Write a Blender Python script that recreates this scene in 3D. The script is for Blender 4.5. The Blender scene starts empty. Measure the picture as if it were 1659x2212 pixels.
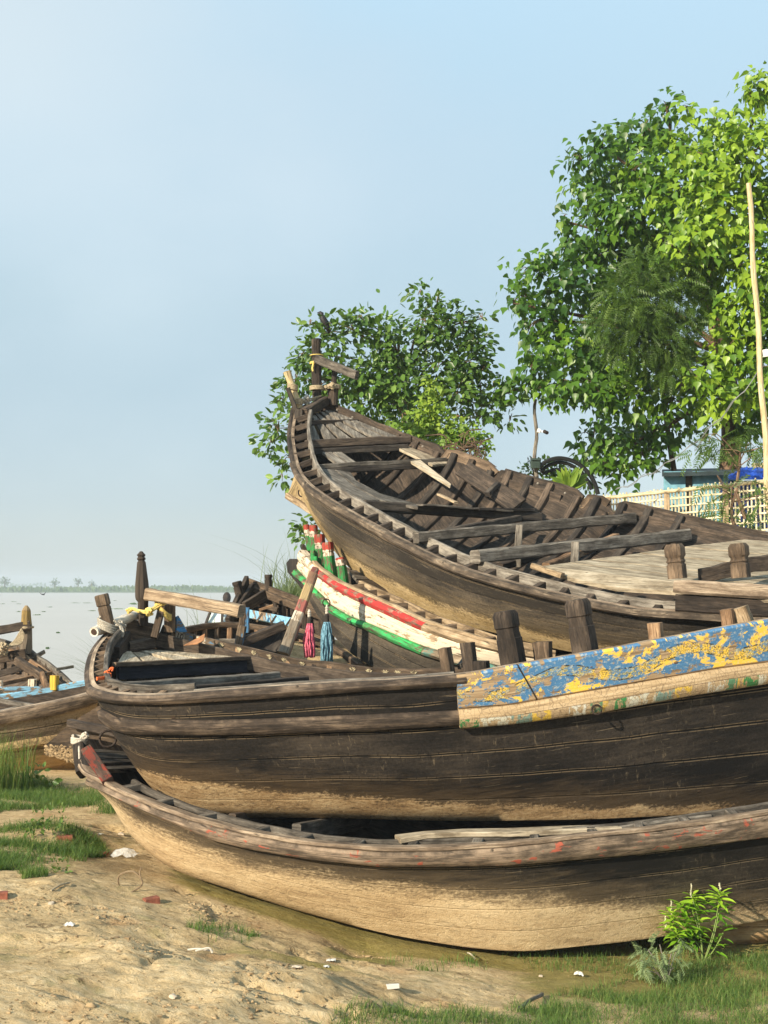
import bpy, math, random
import numpy as np
from mathutils import Vector, noise
R = math.radians
rnd = random.Random(7)
C = bpy.context.scene.collection
V = Vector
UP = V((0, 0, 1))

# ------------------------------------------------------------------ camera
F0, CX, CY, HZ, CAMH = 3000.0, 829.5, 1106.0, 1265.0, 2.5
PITCH = math.atan((HZ - CY) / F0)
cam = bpy.data.cameras.new('camera')
camo = bpy.data.objects.new('camera', cam)
C.objects.link(camo)
cam.sensor_fit = 'HORIZONTAL'
cam.sensor_width = 36
cam.lens = 36 * F0 / 1659
cam.clip_start = 0.1
cam.clip_end = 6000
camo.location = (0, 0, CAMH)
camo.rotation_euler = (R(90) + PITCH, 0, 0)
bpy.context.scene.camera = camo
cP, sP = math.cos(PITCH), math.sin(PITCH)


def ray(px, py):
    a, b = (px - CX) / F0, -(py - CY) / F0
    return V((a, cP - sP * b, sP + cP * b))


def P(px, py, Y):
    d = ray(px, py)
    return V((0, 0, CAMH)) + d * (Y / d.y)


def proj(p):
    q = p - V((0, 0, CAMH))
    f = q.y * cP + q.z * sP
    u = -q.y * sP + q.z * cP
    return CX + F0 * q.x / f, CY - F0 * u / f


def lerp(a, b, t):
    return a + (b - a) * t


def sstep(a, b, x):
    t = min(1, max(0, (x - a) / (b - a)))
    return t * t * (3 - 2 * t)


def interp(pts, x):
    if x <= pts[0][0]:
        return pts[0][1]
    for (a, b), (c, d) in zip(pts, pts[1:]):
        if x <= c:
            return b + (d - b) * (x - a) / (c - a)
    return pts[-1][1]


def catmull(pts, nsub):
    out = []
    n = len(pts)
    for i in range(n - 1):
        p1, p2 = pts[i], pts[i + 1]
        p0 = pts[i - 1] if i else p1 * 2 - p2
        p3 = pts[i + 2] if i + 2 < n else p2 * 2 - p1
        for k in range(nsub):
            t = k / nsub
            out.append(0.5 * ((2 * p1) + (p2 - p0) * t + (2 * p0 - 5 * p1 + 4 * p2 - p3) * t * t
                              + (3 * p1 - p0 - 3 * p2 + p3) * t ** 3))
    out.append(pts[-1].copy())
    return out


# ------------------------------------------------------------------ tagging
def tag(o, label=None, cat=None, group=None, kind=None):
    for k, v in (('label', label), ('category', cat), ('group', group), ('kind', kind)):
        if v:
            o[k] = v
    return o


def thing(name, label, cat, loc=(0, 0, 0), group=None):
    o = bpy.data.objects.new(name, None)
    C.objects.link(o)
    o.location = loc
    o.empty_display_size = 0.2
    return tag(o, label, cat, group)


# ------------------------------------------------------------------ mesh builder
class MB:
    def __init__(s):
        s.v, s.f, s.uv, s.mi = [], [], [], []
        s.attr = {}

    def add(s, vs, fs, uvs, m=0):
        o = len(s.v)
        s.v += [tuple(v) for v in vs]
        for f, u in zip(fs, uvs):
            s.f.append([i + o for i in f])
            s.uv.append(u)
            s.mi.append(m)
        return o

    # closed 2-D section swept along a path
    def sweep(s, path, sec, up=UP, m=0, scale=None, jit=0.0, caps=True, u0=None):
        n, k = len(path), len(sec)
        u0 = rnd.uniform(0, 30) if u0 is None else u0
        vs, L = [], [0.0]
        for i in range(n):
            t = (path[min(i + 1, n - 1)] - path[max(i - 1, 0)])
            if t.length < 1e-9:
                t = V((0, 0, 1))
            t.normalize()
            up_i = up[i] if isinstance(up, list) else up
            sd = t.cross(up_i)
            if sd.length < 1e-4:
                sd = t.cross(V((0.3, 1, 0.1)))
            sd.normalize()
            w = sd.cross(t)
            if i:
                L.append(L[-1] + (path[i] - path[i - 1]).length)
            sc = scale[i] if scale else 1
            if not isinstance(sc, tuple):
                sc = (sc, sc)
            for a, b in sec:
                p = path[i] + sd * a * sc[0] + w * b * sc[1]
                if jit:
                    q = p * 6
                    p = p + noise.noise_vector(q) * jit
                vs.append(p)
        per = [0.0]
        for j in range(k):
            a, b = sec[j], sec[(j + 1) % k]
            per.append(per[-1] + math.hypot(a[0] - b[0], a[1] - b[1]))
        fs, uvs = [], []
        v0 = u0 * 0.37
        for i in range(n - 1):
            for j in range(k):
                j2 = (j + 1) % k
                fs.append((i * k + j, i * k + j2, (i + 1) * k + j2, (i + 1) * k + j))
                uvs.append([(u0 + L[i], v0 + per[j]), (u0 + L[i], v0 + per[j + 1]),
                            (u0 + L[i + 1], v0 + per[j + 1]), (u0 + L[i + 1], v0 + per[j])])
        if caps:
            fs.append(tuple(range(k - 1, -1, -1)))
            uvs.append([(v0 + sec[j][0], u0 + sec[j][1]) for j in range(k - 1, -1, -1)])
            o = (n - 1) * k
            fs.append(tuple(o + j for j in range(k)))
            uvs.append([(v0 + sec[j][0], u0 + sec[j][1]) for j in range(k)])
        s.add(vs, fs, uvs, m)
        return s

    def beam(s, p0, p1, w, h, up=UP, ch=0.14, n=None, m=0, taper=1.0, jit=None, u0=None):
        L = (p1 - p0).length
        n = n or max(3, int(L / 0.12) + 1)
        path = [p0.lerp(p1, i / (n - 1)) for i in range(n)]
        sc = [lerp(1, taper, i / (n - 1)) for i in range(n)]
        jit = min(w, h) * 0.10 if jit is None else jit
        return s.sweep(path, rect(w, h, ch), up, m, sc, jit, u0=u0)

    def tube(s, path, r, k=8, m=0, scale=None, jit=0.0, u0=None):
        return s.sweep(path, [(r * math.cos(2 * math.pi * j / k), r * math.sin(2 * math.pi * j / k)) for j in range(k)],
                       V((0.13, 0.21, 0.97)), m, scale, jit, u0=u0)

    # flat polygon (list of 3-D points) with thickness
    def slab(s, pts, th, grain=None, m=0, nrm=None):
        n = nrm
        if n is None:
            n = V((0, 0, 0))
            c = sum(pts, V((0, 0, 0))) / len(pts)
            for a, b in zip(pts, pts[1:] + pts[:1]):
                n += (a - c).cross(b - c)
        n = n.normalized()
        g = (grain or (pts[1] - pts[0])).normalized()
        b = n.cross(g)
        k = len(pts)
        u0 = rnd.uniform(0, 30)
        e = min(0.006, th * 0.25)
        c = sum(pts, V((0, 0, 0))) / k
        ins = [p + (c - p).normalized() * e for p in pts]
        vs = ins + [p - n * e for p in pts] + [p - n * th for p in pts]
        fs, uvs = [], []

        def uvp(p):
            return (u0 + p.dot(g), p.dot(b) + p.dot(n) + u0 * .3)
        fs.append(tuple(range(k)))
        for j in range(k):
            j2 = (j + 1) % k
            fs.append((j, k + j, k + j2, j2))
            fs.append((k + j, 2 * k + j, 2 * k + j2, k + j2))
        fs.append(tuple(2 * k + j for j in range(k - 1, -1, -1)))
        for f in fs:
            uvs.append([uvp(vs[i]) for i in f])
        s.add(vs, fs, uvs, m)
        return s

    def blob(s, c, r, m=0, rings=5, seg=8, squash=(1, 1, 1), jit=0.0):
        vs, fs, uvs = [], [], []
        for i in range(rings + 1):
            a = math.pi * i / rings
            for j in range(seg):
                b = 2 * math.pi * j / seg
                p = V((math.sin(a) * math.cos(b) * squash[0], math.sin(a) * math.sin(b) * squash[1], math.cos(a) * squash[2])) * r
                if jit:
                    p *= 1 + jit * noise.noise((c + p) * (1.5 / r))
                vs.append(c + p)
        for i in range(rings):
            for j in range(seg):
                j2 = (j + 1) % seg
                fs.append((i * seg + j, (i + 1) * seg + j, (i + 1) * seg + j2, i * seg + j2))
                uvs.append([(j / seg, i / rings)] * 4)
        s.add(vs, fs, uvs, m)
        return s

    def build(s, name, mats, parent=None, smooth=35, loc=None):
        me = bpy.data.meshes.new(name)
        off = V((0, 0, 0))
        if parent is not None:
            off = V(parent.location) + (V(parent.parent.location) if parent.parent else V((0, 0, 0)))
        elif loc is not None:
            off = V(loc)
        elif s.v:
            a = np.array(s.v)
            mn, mx = a.min(0), a.max(0)
            off = V(((mn[0] + mx[0]) / 2, (mn[1] + mx[1]) / 2, mn[2]))
        if parent is not None and parent.type == 'MESH':
            pass
        me.from_pydata([(v[0] - off.x, v[1] - off.y, v[2] - off.z) for v in s.v], [], s.f)
        ul = me.uv_layers.new(name='UVMap')
        flat = [c for u in s.uv for q in u for c in q]
        ul.data.foreach_set('uv', flat)
        mats = mats if isinstance(mats, (list, tuple)) else [mats]
        for m in mats:
            me.materials.append(m)
        me.polygons.foreach_set('material_index', s.mi)
        for k, vals in s.attr.items():
            at = me.attributes.new(k, 'FLOAT', 'POINT')
            at.data.foreach_set('value', vals)
        me.polygons.foreach_set('use_smooth', [True] * len(s.f))
        me.update()
        if smooth < 180:
            me.set_sharp_from_angle(angle=R(smooth))
        o = bpy.data.objects.new(name, me)
        C.objects.link(o)
        if parent is not None:
            o.parent = parent
        else:
            o.location = off
        return o


def rect(w, h, ch=0.14):
    c = min(w, h) * ch
    w, h = w / 2, h / 2
    return [(-w + c, -h), (w - c, -h), (w, -h + c), (w, h - c), (w - c, h), (-w + c, h), (-w, h - c), (-w, -h + c)]


def fast_mesh(name, verts, faces, k, mats, attrs=None, parent=None, loc=(0, 0, 0), smooth=True, mi=None):
    """verts (n,3) array, faces (m,k) array"""
    me = bpy.data.meshes.new(name)
    verts = np.asarray(verts, dtype=np.float32) - np.array(loc, dtype=np.float32)
    faces = np.asarray(faces, dtype=np.int32)
    me.vertices.add(len(verts))
    me.vertices.foreach_set('co', verts.ravel())
    me.loops.add(faces.size)
    me.loops.foreach_set('vertex_index', faces.ravel())
    me.polygons.add(len(faces))
    me.polygons.foreach_set('loop_start', np.arange(0, faces.size, k, dtype=np.int32))
    me.polygons.foreach_set('loop_total', np.full(len(faces), k, dtype=np.int32))
    me.polygons.foreach_set('use_smooth', np.full(len(faces), smooth))
    for m in (mats if isinstance(mats, (list, tuple)) else [mats]):
        me.materials.append(m)
    if mi is not None:
        me.polygons.foreach_set('material_index', np.asarray(mi, dtype=np.int32))
    for a, vals in (attrs or {}).items():
        at = me.attributes.new(a, 'FLOAT', 'POINT')
        at.data.foreach_set('value', np.asarray(vals, dtype=np.float32))
    me.update(calc_edges=True)
    me.validate()
    o = bpy.data.objects.new(name, me)
    C.objects.link(o)
    if parent is not None:
        o.parent = parent
    else:
        o.location = loc
    return o


# ------------------------------------------------------------------ materials
class NT:
    def __init__(s, name):
        s.mat = bpy.data.materials.new(name)
        s.mat.use_nodes = True
        s.t = s.mat.node_tree
        s.t.nodes.clear()
        s.out = s.t.nodes.new('ShaderNodeOutputMaterial')

    def link(s, a, sock):
        if isinstance(a, bpy.types.NodeSocket):
            s.t.links.new(a, sock)
        elif a is not None:
            if sock.type == 'RGBA' and len(a) == 3:
                a = (*a, 1)
            sock.default_value = a

    def node(s, typ, ins=None, **props):
        n = s.t.nodes.new(typ)
        for k, v in props.items():
            setattr(n, k, v)
        for k, v in (ins or {}).items():
            s.link(v, n.inputs[k])
        return n

    def uv(s):
        return s.node('ShaderNodeTexCoord').outputs['UV']

    def obj(s):
        return s.node('ShaderNodeTexCoord').outputs['Object']

    def pos(s):
        return s.node('ShaderNodeNewGeometry').outputs['Position']

    def attr(s, name):
        return s.node('ShaderNodeAttribute', attribute_name=name).outputs['Fac']

    def orand(s):
        return s.node('ShaderNodeObjectInfo').outputs['Random']

    def map(s, v, sc=(1, 1, 1), loc=(0, 0, 0), rot=(0, 0, 0)):
        return s.node('ShaderNodeMapping', {'Vector': v, 'Scale': sc, 'Location': loc, 'Rotation': rot}).outputs[0]

    def noise(s, v, sc=5, det=5, rough=0.6, dist=0.0, col=False):
        n = s.node('ShaderNodeTexNoise', {'Vector': v, 'Scale': sc, 'Detail': det, 'Roughness': rough, 'Distortion': dist})
        return n.outputs['Color' if col else 'Fac']

    def voro(s, v, sc=5, feature='F1', rand=1.0):
        n = s.node('ShaderNodeTexVoronoi', {'Vector': v, 'Scale': sc, 'Randomness': rand}, feature=feature)
        return n.outputs['Distance']

    def m(s, op, a, b=0.5, c=None, clamp=False):
        n = s.node('ShaderNodeMath', operation=op, use_clamp=clamp)
        s.link(a, n.inputs[0])
        s.link(b, n.inputs[1])
        if c is not None:
            s.link(c, n.inputs[2])
        return n.outputs[0]

    def rng(s, v, a, b, c=0.0, d=1.0, smooth=True):
        n = s.node('ShaderNodeMapRange', {0: v, 1: a, 2: b, 3: c, 4: d}, clamp=True)
        if smooth:
            n.interpolation_type = 'SMOOTHSTEP'
        return n.outputs[0]

    def ramp(s, f, stops, const=False):
        n = s.node('ShaderNodeValToRGB', {0: f})
        cr = n.color_ramp
        if const:
            cr.interpolation = 'CONSTANT'
        while len(cr.elements) < len(stops):
            cr.elements.new(0.5)
        for e, (p, c) in zip(cr.elements, stops):
            e.position = p
            e.color = (*c, 1)
        return n.outputs[0]

    def mix(s, f, a, b, blend='MIX'):
        n = s.node('ShaderNodeMix', data_type='RGBA', blend_type=blend)
        s.link(f, n.inputs[0])
        s.link(a, n.inputs[6])
        s.link(b, n.inputs[7])
        return n.outputs[2]

    def bump(s, h, st=0.3, d=0.01, nrm=None):
        ins = {'Height': h, 'Strength': st, 'Distance': d}
        if nrm is not None:
            ins['Normal'] = nrm
        return s.node('ShaderNodeBump', ins).outputs[0]

    def sep(s, v):
        n = s.node('ShaderNodeSeparateXYZ', {0: v})
        return n.outputs[0], n.outputs[1], n.outputs[2]

    def comb(s, x, y, z=0.0):
        return s.node('ShaderNodeCombineXYZ', {0: x, 1: y, 2: z}).outputs[0]

    def principled(s, col, rough=0.8, nrm=None, spec=0.3, **kw):
        ins = {'Base Color': col, 'Roughness': rough, 'Specular IOR Level': spec}
        if nrm is not None:
            ins['Normal'] = nrm
        ins.update(kw)
        b = s.node('ShaderNodeBsdfPrincipled', ins)
        s.t.links.new(b.outputs[0], s.out.inputs[0])
        return s.mat


def mulc(c, k):
    return tuple(x * k for x in c)


def wood(name, dark, mid, light, paint=None, chips=0.5, psc=9.0, bands=None, blen=1.0, rough=0.85, dirt=0.5, mud=None):
    n = NT(name)
    uv = n.uv()
    g1 = n.noise(n.map(uv, (2.6, 36, 1)), 1, 7, 0.7, 0.5)
    g2 = n.noise(n.map(uv, (16, 150, 1)), 1, 5, 0.65)
    bl = n.noise(n.map(uv, (4.2, 8, 1), (3, 1, 5)), 1, 7, 0.68)
    f = n.m('ADD', n.m('MULTIPLY', g1, 0.62), n.m('MULTIPLY', g2, 0.25))
    f = n.m('ADD', f, n.m('MULTIPLY', n.m('SUBTRACT', bl, 0.5), 0.75))
    f = n.m('ADD', f, n.m('MULTIPLY', n.m('SUBTRACT', n.orand(), 0.5), 0.16))
    col = n.ramp(f, [(0.26, dark), (0.43, mid), (0.62, light)])
    ck = n.noise(n.map(uv, (0.7, 26, 1), (8, 3, 2)), 1, 3, 0.55, 0.6)
    crack = n.m('MULTIPLY', n.rng(n.m('ABSOLUTE', n.m('SUBTRACT', ck, 0.5)), 0.0, 0.014, 1, 0), n.rng(bl, 0.42, 0.58))
    h = n.m('SUBTRACT', f, n.m('MULTIPLY', crack, 0.9))
    if paint is not None or bands is not None:
        if bands is not None:
            x, _, _ = n.sep(uv)
            x = n.m('ADD', x, n.m('MULTIPLY', n.m('SUBTRACT', n.noise(n.map(uv, (1, 1, 1)), 40, 3), 0.5), 0.035))
            pc = n.ramp(n.m('DIVIDE', x, blen), bands, const=True)
        else:
            pc = n.mix(n.noise(n.map(uv, (4, 9, 1)), 2, 4), mulc(paint, 0.72), mulc(paint, 1.12))
        cm = n.noise(n.map(uv, (0.8, 1.5, 1), (2, 7, 1)), psc, 8, 0.68, 0.3)
        cm = n.m('ADD', cm, n.m('MULTIPLY', n.m('SUBTRACT', g1, 0.5), 0.35))
        pm = n.rng(cm, chips - 0.02, chips + 0.02)
        pm = n.m('MULTIPLY', pm, n.m('SUBTRACT', 1, crack))
        col = n.mix(pm, col, pc)
        # grime in the grain over the paint
        col = n.mix(n.m('MULTIPLY', n.rng(f, 0.45, 0.28), dirt), col, mulc(dark, 1.3))
        h = n.m('ADD', h, n.m('MULTIPLY', pm, 0.22))
    col = n.mix(n.m('MULTIPLY', crack, 0.9), col, mulc(dark, 0.35))
    return n.principled(col, rough, n.bump(h, 0.55, 0.012))


def plain(name, col, rough=0.7, var=0.2, sc=8, bump=0.0, metal=0.0, spec=0.3):
    n = NT(name)
    f = n.noise(n.obj(), sc, 5)
    c = n.mix(n.rng(f, 0.3, 0.7), mulc(col, 1 - var), mulc(col, 1 + var))
    return n.principled(c, rough, n.bump(f, bump, 0.01) if bump else None, spec, Metallic=metal)


def hull_mat(name, tar, planks=5, mudc=((0.20, 0.12, 0.05), (0.42, 0.28, 0.13), (0.56, 0.40, 0.21)), wear=0.5, flake=0.6, msoft=0.03, seam=1.0,
             grey=0.0):
    """tarred planks with caulked seams, staples, scratches and a dried-mud tide zone"""
    n = NT(name)
    uv = n.uv()
    u, v, _ = n.sep(uv)
    sec, mud = n.attr('sec'), n.attr('mud')
    d, m_, l = tar
    st = n.noise(n.map(uv, (3.0, 26, 1)), 1, 8, 0.72, 0.6)
    fine = n.noise(n.map(uv, (26, 95, 1)), 1, 6, 0.7)
    big = n.noise(n.map(uv, (1.3, 2.6, 1), (4, 2, 0)), 1, 5, 0.6)
    f = n.m('ADD', n.m('MULTIPLY', st, 0.55), n.m('MULTIPLY', fine, 0.22))
    f = n.m('ADD', f, n.m('MULTIPLY', n.m('SUBTRACT', big, 0.5), 0.85))
    # planks differ in tone
    wob = n.m('MULTIPLY', n.m('SUBTRACT', n.noise(n.map(uv, (0.8, 0.2, 1)), 1, 2), 0.5), 0.05)
    sp = n.m('MULTIPLY', n.m('ADD', sec, wob), planks)
    fl = n.m('FLOOR', sp)
    tone = n.node('ShaderNodeTexWhiteNoise', {'W': fl}, noise_dimensions='1D').outputs[0]
    f = n.m('ADD', f, n.m('MULTIPLY', n.m('SUBTRACT', tone, 0.5), 0.17))
    grit = n.noise(uv, 42, 7, 0.75)
    f = n.m('ADD', f, n.m('MULTIPLY', n.m('SUBTRACT', grit, 0.5), 0.55))
    col = n.ramp(f, [(0.24, d), (0.42, m_), (0.70, l)])
    # slanting drips and scuffs
    dr = n.noise(n.map(uv, (24, 7.0, 1), (0, 0, 0), (0, 0, 0.35)), 1, 7, 0.72)
    drm = n.m('MULTIPLY', n.rng(dr, 0.57, 0.70), n.rng(big, 0.44, 0.60))
    col = n.mix(n.m('MULTIPLY', drm, wear), col, n.mix(fine, (0.16, 0.12, 0.075), (0.36, 0.28, 0.18)))
    sc2 = n.noise(n.map(uv, (3.0, 55, 1), (7, 7, 0), (0, 0, -0.06)), 1, 3, 0.6)
    col = n.mix(n.m('MULTIPLY', n.rng(sc2, 0.66, 0.71), n.m('MULTIPLY', fine, wear)), col, (0.40, 0.31, 0.20))
    # seams: dark groove, pale edge, staples across
    fr = n.m('FRACT', sp)
    dist = n.m('ABSOLUTE', n.m('SUBTRACT', fr, 0.5))         # 0.5 at the seam
    sw = n.rng(dist, 0.462, 0.484)
    brk = n.rng(n.noise(n.map(uv, (2.2, 3, 1), (1, 9, 0)), 1, 3), 0.40, 0.52)
    grv = n.m('MULTIPLY', sw, seam)
    pale = n.m('MULTIPLY', n.m('MULTIPLY', n.rng(dist, 0.43, 0.462), n.m('SUBTRACT', 1, sw)), brk)
    col = n.mix(n.m('MULTIPLY', pale, 0.55 * seam), col, (0.30, 0.22, 0.13))
    col = n.mix(n.m('MULTIPLY', grv, 0.85), col, mulc(d, 0.3))
    uj = n.m('ADD', n.m('MULTIPLY', u, 13.0), n.m('MULTIPLY', n.m('ADD', fl, n.m('MULTIPLY', v, 2.2)), 1.7))
    sf = n.m('ABSOLUTE', n.m('SUBTRACT', n.m('FRACT', uj), 0.5))
    stp = n.m('MULTIPLY', n.rng(sf, 0.07, 0.03), n.rng(dist, 0.34, 0.40))
    stp = n.m('MULTIPLY', stp, n.rng(n.noise(n.map(uv, (5, 4, 1)), 1, 2), 0.42, 0.52))
    col = n.mix(n.m('MULTIPLY', stp, 0.65 * seam), col, mulc(d, 0.45))
    # bolt heads
    cell = n.comb(n.m('MULTIPLY', u, 2.3), n.m('MULTIPLY', sp, 1.0), 0)
    vn = n.node('ShaderNodeTexVoronoi', {'Vector': cell, 'Scale': 1.0, 'Randomness': 0.55}, feature='F1')
    bolt = n.rng(vn.outputs['Distance'], 0.05, 0.028)
    col = n.mix(n.m('MULTIPLY', bolt, 0.8), col, (0.05, 0.028, 0.018))
    h = n.m('SUBTRACT', n.m('ADD', n.m('MULTIPLY', f, 0.7), n.m('MULTIPLY', bolt, 0.6)), n.m('SUBTRACT', n.m('MULTIPLY', grv, 1.6), n.m('MULTIPLY', fr, 0.5)))
    # dried mud below the tide line
    mn = n.noise(n.map(uv, (3, 12, 1)), 1, 7, 0.7)
    mn2 = n.noise(n.map(uv, (30, 46, 1)), 1, 5, 0.7)
    e = n.m('ADD', mud, n.m('MULTIPLY', n.m('SUBTRACT', mn, 0.5), 0.16 + msoft))
    e = n.m('ADD', e, n.m('MULTIPLY', n.m('SUBTRACT', mn2, 0.5), 0.10 + msoft * 2))
    mk = n.rng(e, -msoft, msoft)
    fk = n.noise(n.map(uv, (9, 26, 1), (3, 3, 3)), 1, 8, 0.75, 0.8)
    mk = n.m('MULTIPLY', mk, n.m('SUBTRACT', 1, n.m('MULTIPLY', n.rng(fk, 0.55, 0.64), flake)))
    mf = n.m('ADD', n.m('MULTIPLY', mn, 0.5), n.m('MULTIPLY', mn2, 0.5))
    mc = n.ramp(n.m('ADD', mf, n.m('MULTIPLY', n.m('SUBTRACT', big, 0.5), 0.5)), [(0.28, mudc[0]), (0.46, mudc[1]), (0.66, mudc[2])])
    pit = n.noise(n.map(uv, (30, 44, 1), (6, 2, 0)), 1, 6, 0.75, 0.6)
    mc = n.mix(n.m('MULTIPLY', n.rng(pit, 0.58, 0.66), 0.65), mc, mulc(mudc[0], 0.45))
    mud_tone = n.noise(n.map(uv, (5, 22, 1), (1, 8, 3)), 1, 7, 0.75, 0.4)  # random paler and darker patches in the mud
    mc = n.mix(n.m('MULTIPLY', n.rng(mud_tone, 0.54, 0.66), 0.5), mc, mulc(mudc[2], 1.12))
    mc = n.mix(n.m('MULTIPLY', n.rng(mud_tone, 0.44, 0.34), 0.45), mc, mulc(mudc[0], 1.2))
    # thin dust film fading upward from the tide line
    film = n.m('MULTIPLY', n.rng(n.m('ADD', mud, n.m('MULTIPLY', n.m('SUBTRACT', st, 0.5), 0.5)), -0.30, 0.05), 0.30)
    col = n.mix(film, col, mulc(mudc[1], 0.62))
    col = n.mix(mk, col, mc)
    vc = n.voro(n.map(uv, (1, 1, 1)), 55, 'DISTANCE_TO_EDGE')
    h2 = n.m('ADD', n.m('ADD', mf, n.m('MULTIPLY', n.rng(vc, 0, 0.12), 0.22)), 0.35)
    h = n.m('ADD', n.m('MULTIPLY', h, n.m('SUBTRACT', 1, n.m('MULTIPLY', mk, 0.7))), n.m('MULTIPLY', mk, h2))
    return n.principled(col, 0.86, n.bump(h, 0.6, 0.014), 0.25)


def leaf_mat(name, c1, c2, c3, trans=0.35, rough=0.45):
    n = NT(name)
    t = n.attr('tint')
    col = n.ramp(t, [(0.0, c1), (0.5, c2), (1.0, c3)])
    b = n.node('ShaderNodeBsdfPrincipled', {'Base Color': col, 'Roughness': rough, 'Specular IOR Level': 0.35})
    tr = n.node('ShaderNodeBsdfTranslucent', {'Color': n.mix(0.5, col, (0.25, 0.42, 0.03), 'MIX')})
    mx = n.node('ShaderNodeMixShader', {0: trans})
    n.t.links.new(b.outputs[0], mx.inputs[1])
    n.t.links.new(tr.outputs[0], mx.inputs[2])
    n.t.links.new(mx.outputs[0], n.out.inputs[0])
    return n.mat


M = {}
M['wood_dark'] = wood('dark_wood', (0.013, 0.0095, 0.0075), (0.044, 0.032, 0.024), (0.125, 0.093, 0.068))
M['wood_black'] = wood('blackened_wood', (0.010, 0.008, 0.007), (0.030, 0.024, 0.020), (0.085, 0.07, 0.056))
M['wood_brown'] = wood('brown_wood', (0.024, 0.016, 0.010), (0.085, 0.058, 0.038), (0.23, 0.16, 0.105))
M['wood_warm'] = wood('warm_wood', (0.06, 0.034, 0.018), (0.21, 0.125, 0.07), (0.40, 0.26, 0.15))
M['wood_grey'] = wood('grey_wood', (0.030, 0.025, 0.020), (0.115, 0.098, 0.080), (0.30, 0.265, 0.22))
M['wood_pale'] = wood('pale_wood', (0.15, 0.115, 0.075), (0.40, 0.33, 0.235), (0.60, 0.52, 0.40))
M['wood_tan'] = wood('tan_wood', (0.10, 0.065, 0.035), (0.32, 0.23, 0.14), (0.55, 0.43, 0.29))
M['wood_navy'] = wood('navy_wood', (0.008, 0.009, 0.013), (0.018, 0.020, 0.030), (0.06, 0.055, 0.055))
M['rail_worn'] = wood('worn_rail', (0.05, 0.035, 0.024), (0.20, 0.145, 0.10), (0.46, 0.36, 0.26), rough=0.8)
M['rail_dark'] = wood('dark_rail', (0.016, 0.012, 0.009), (0.055, 0.040, 0.030), (0.19, 0.14, 0.10))
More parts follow.
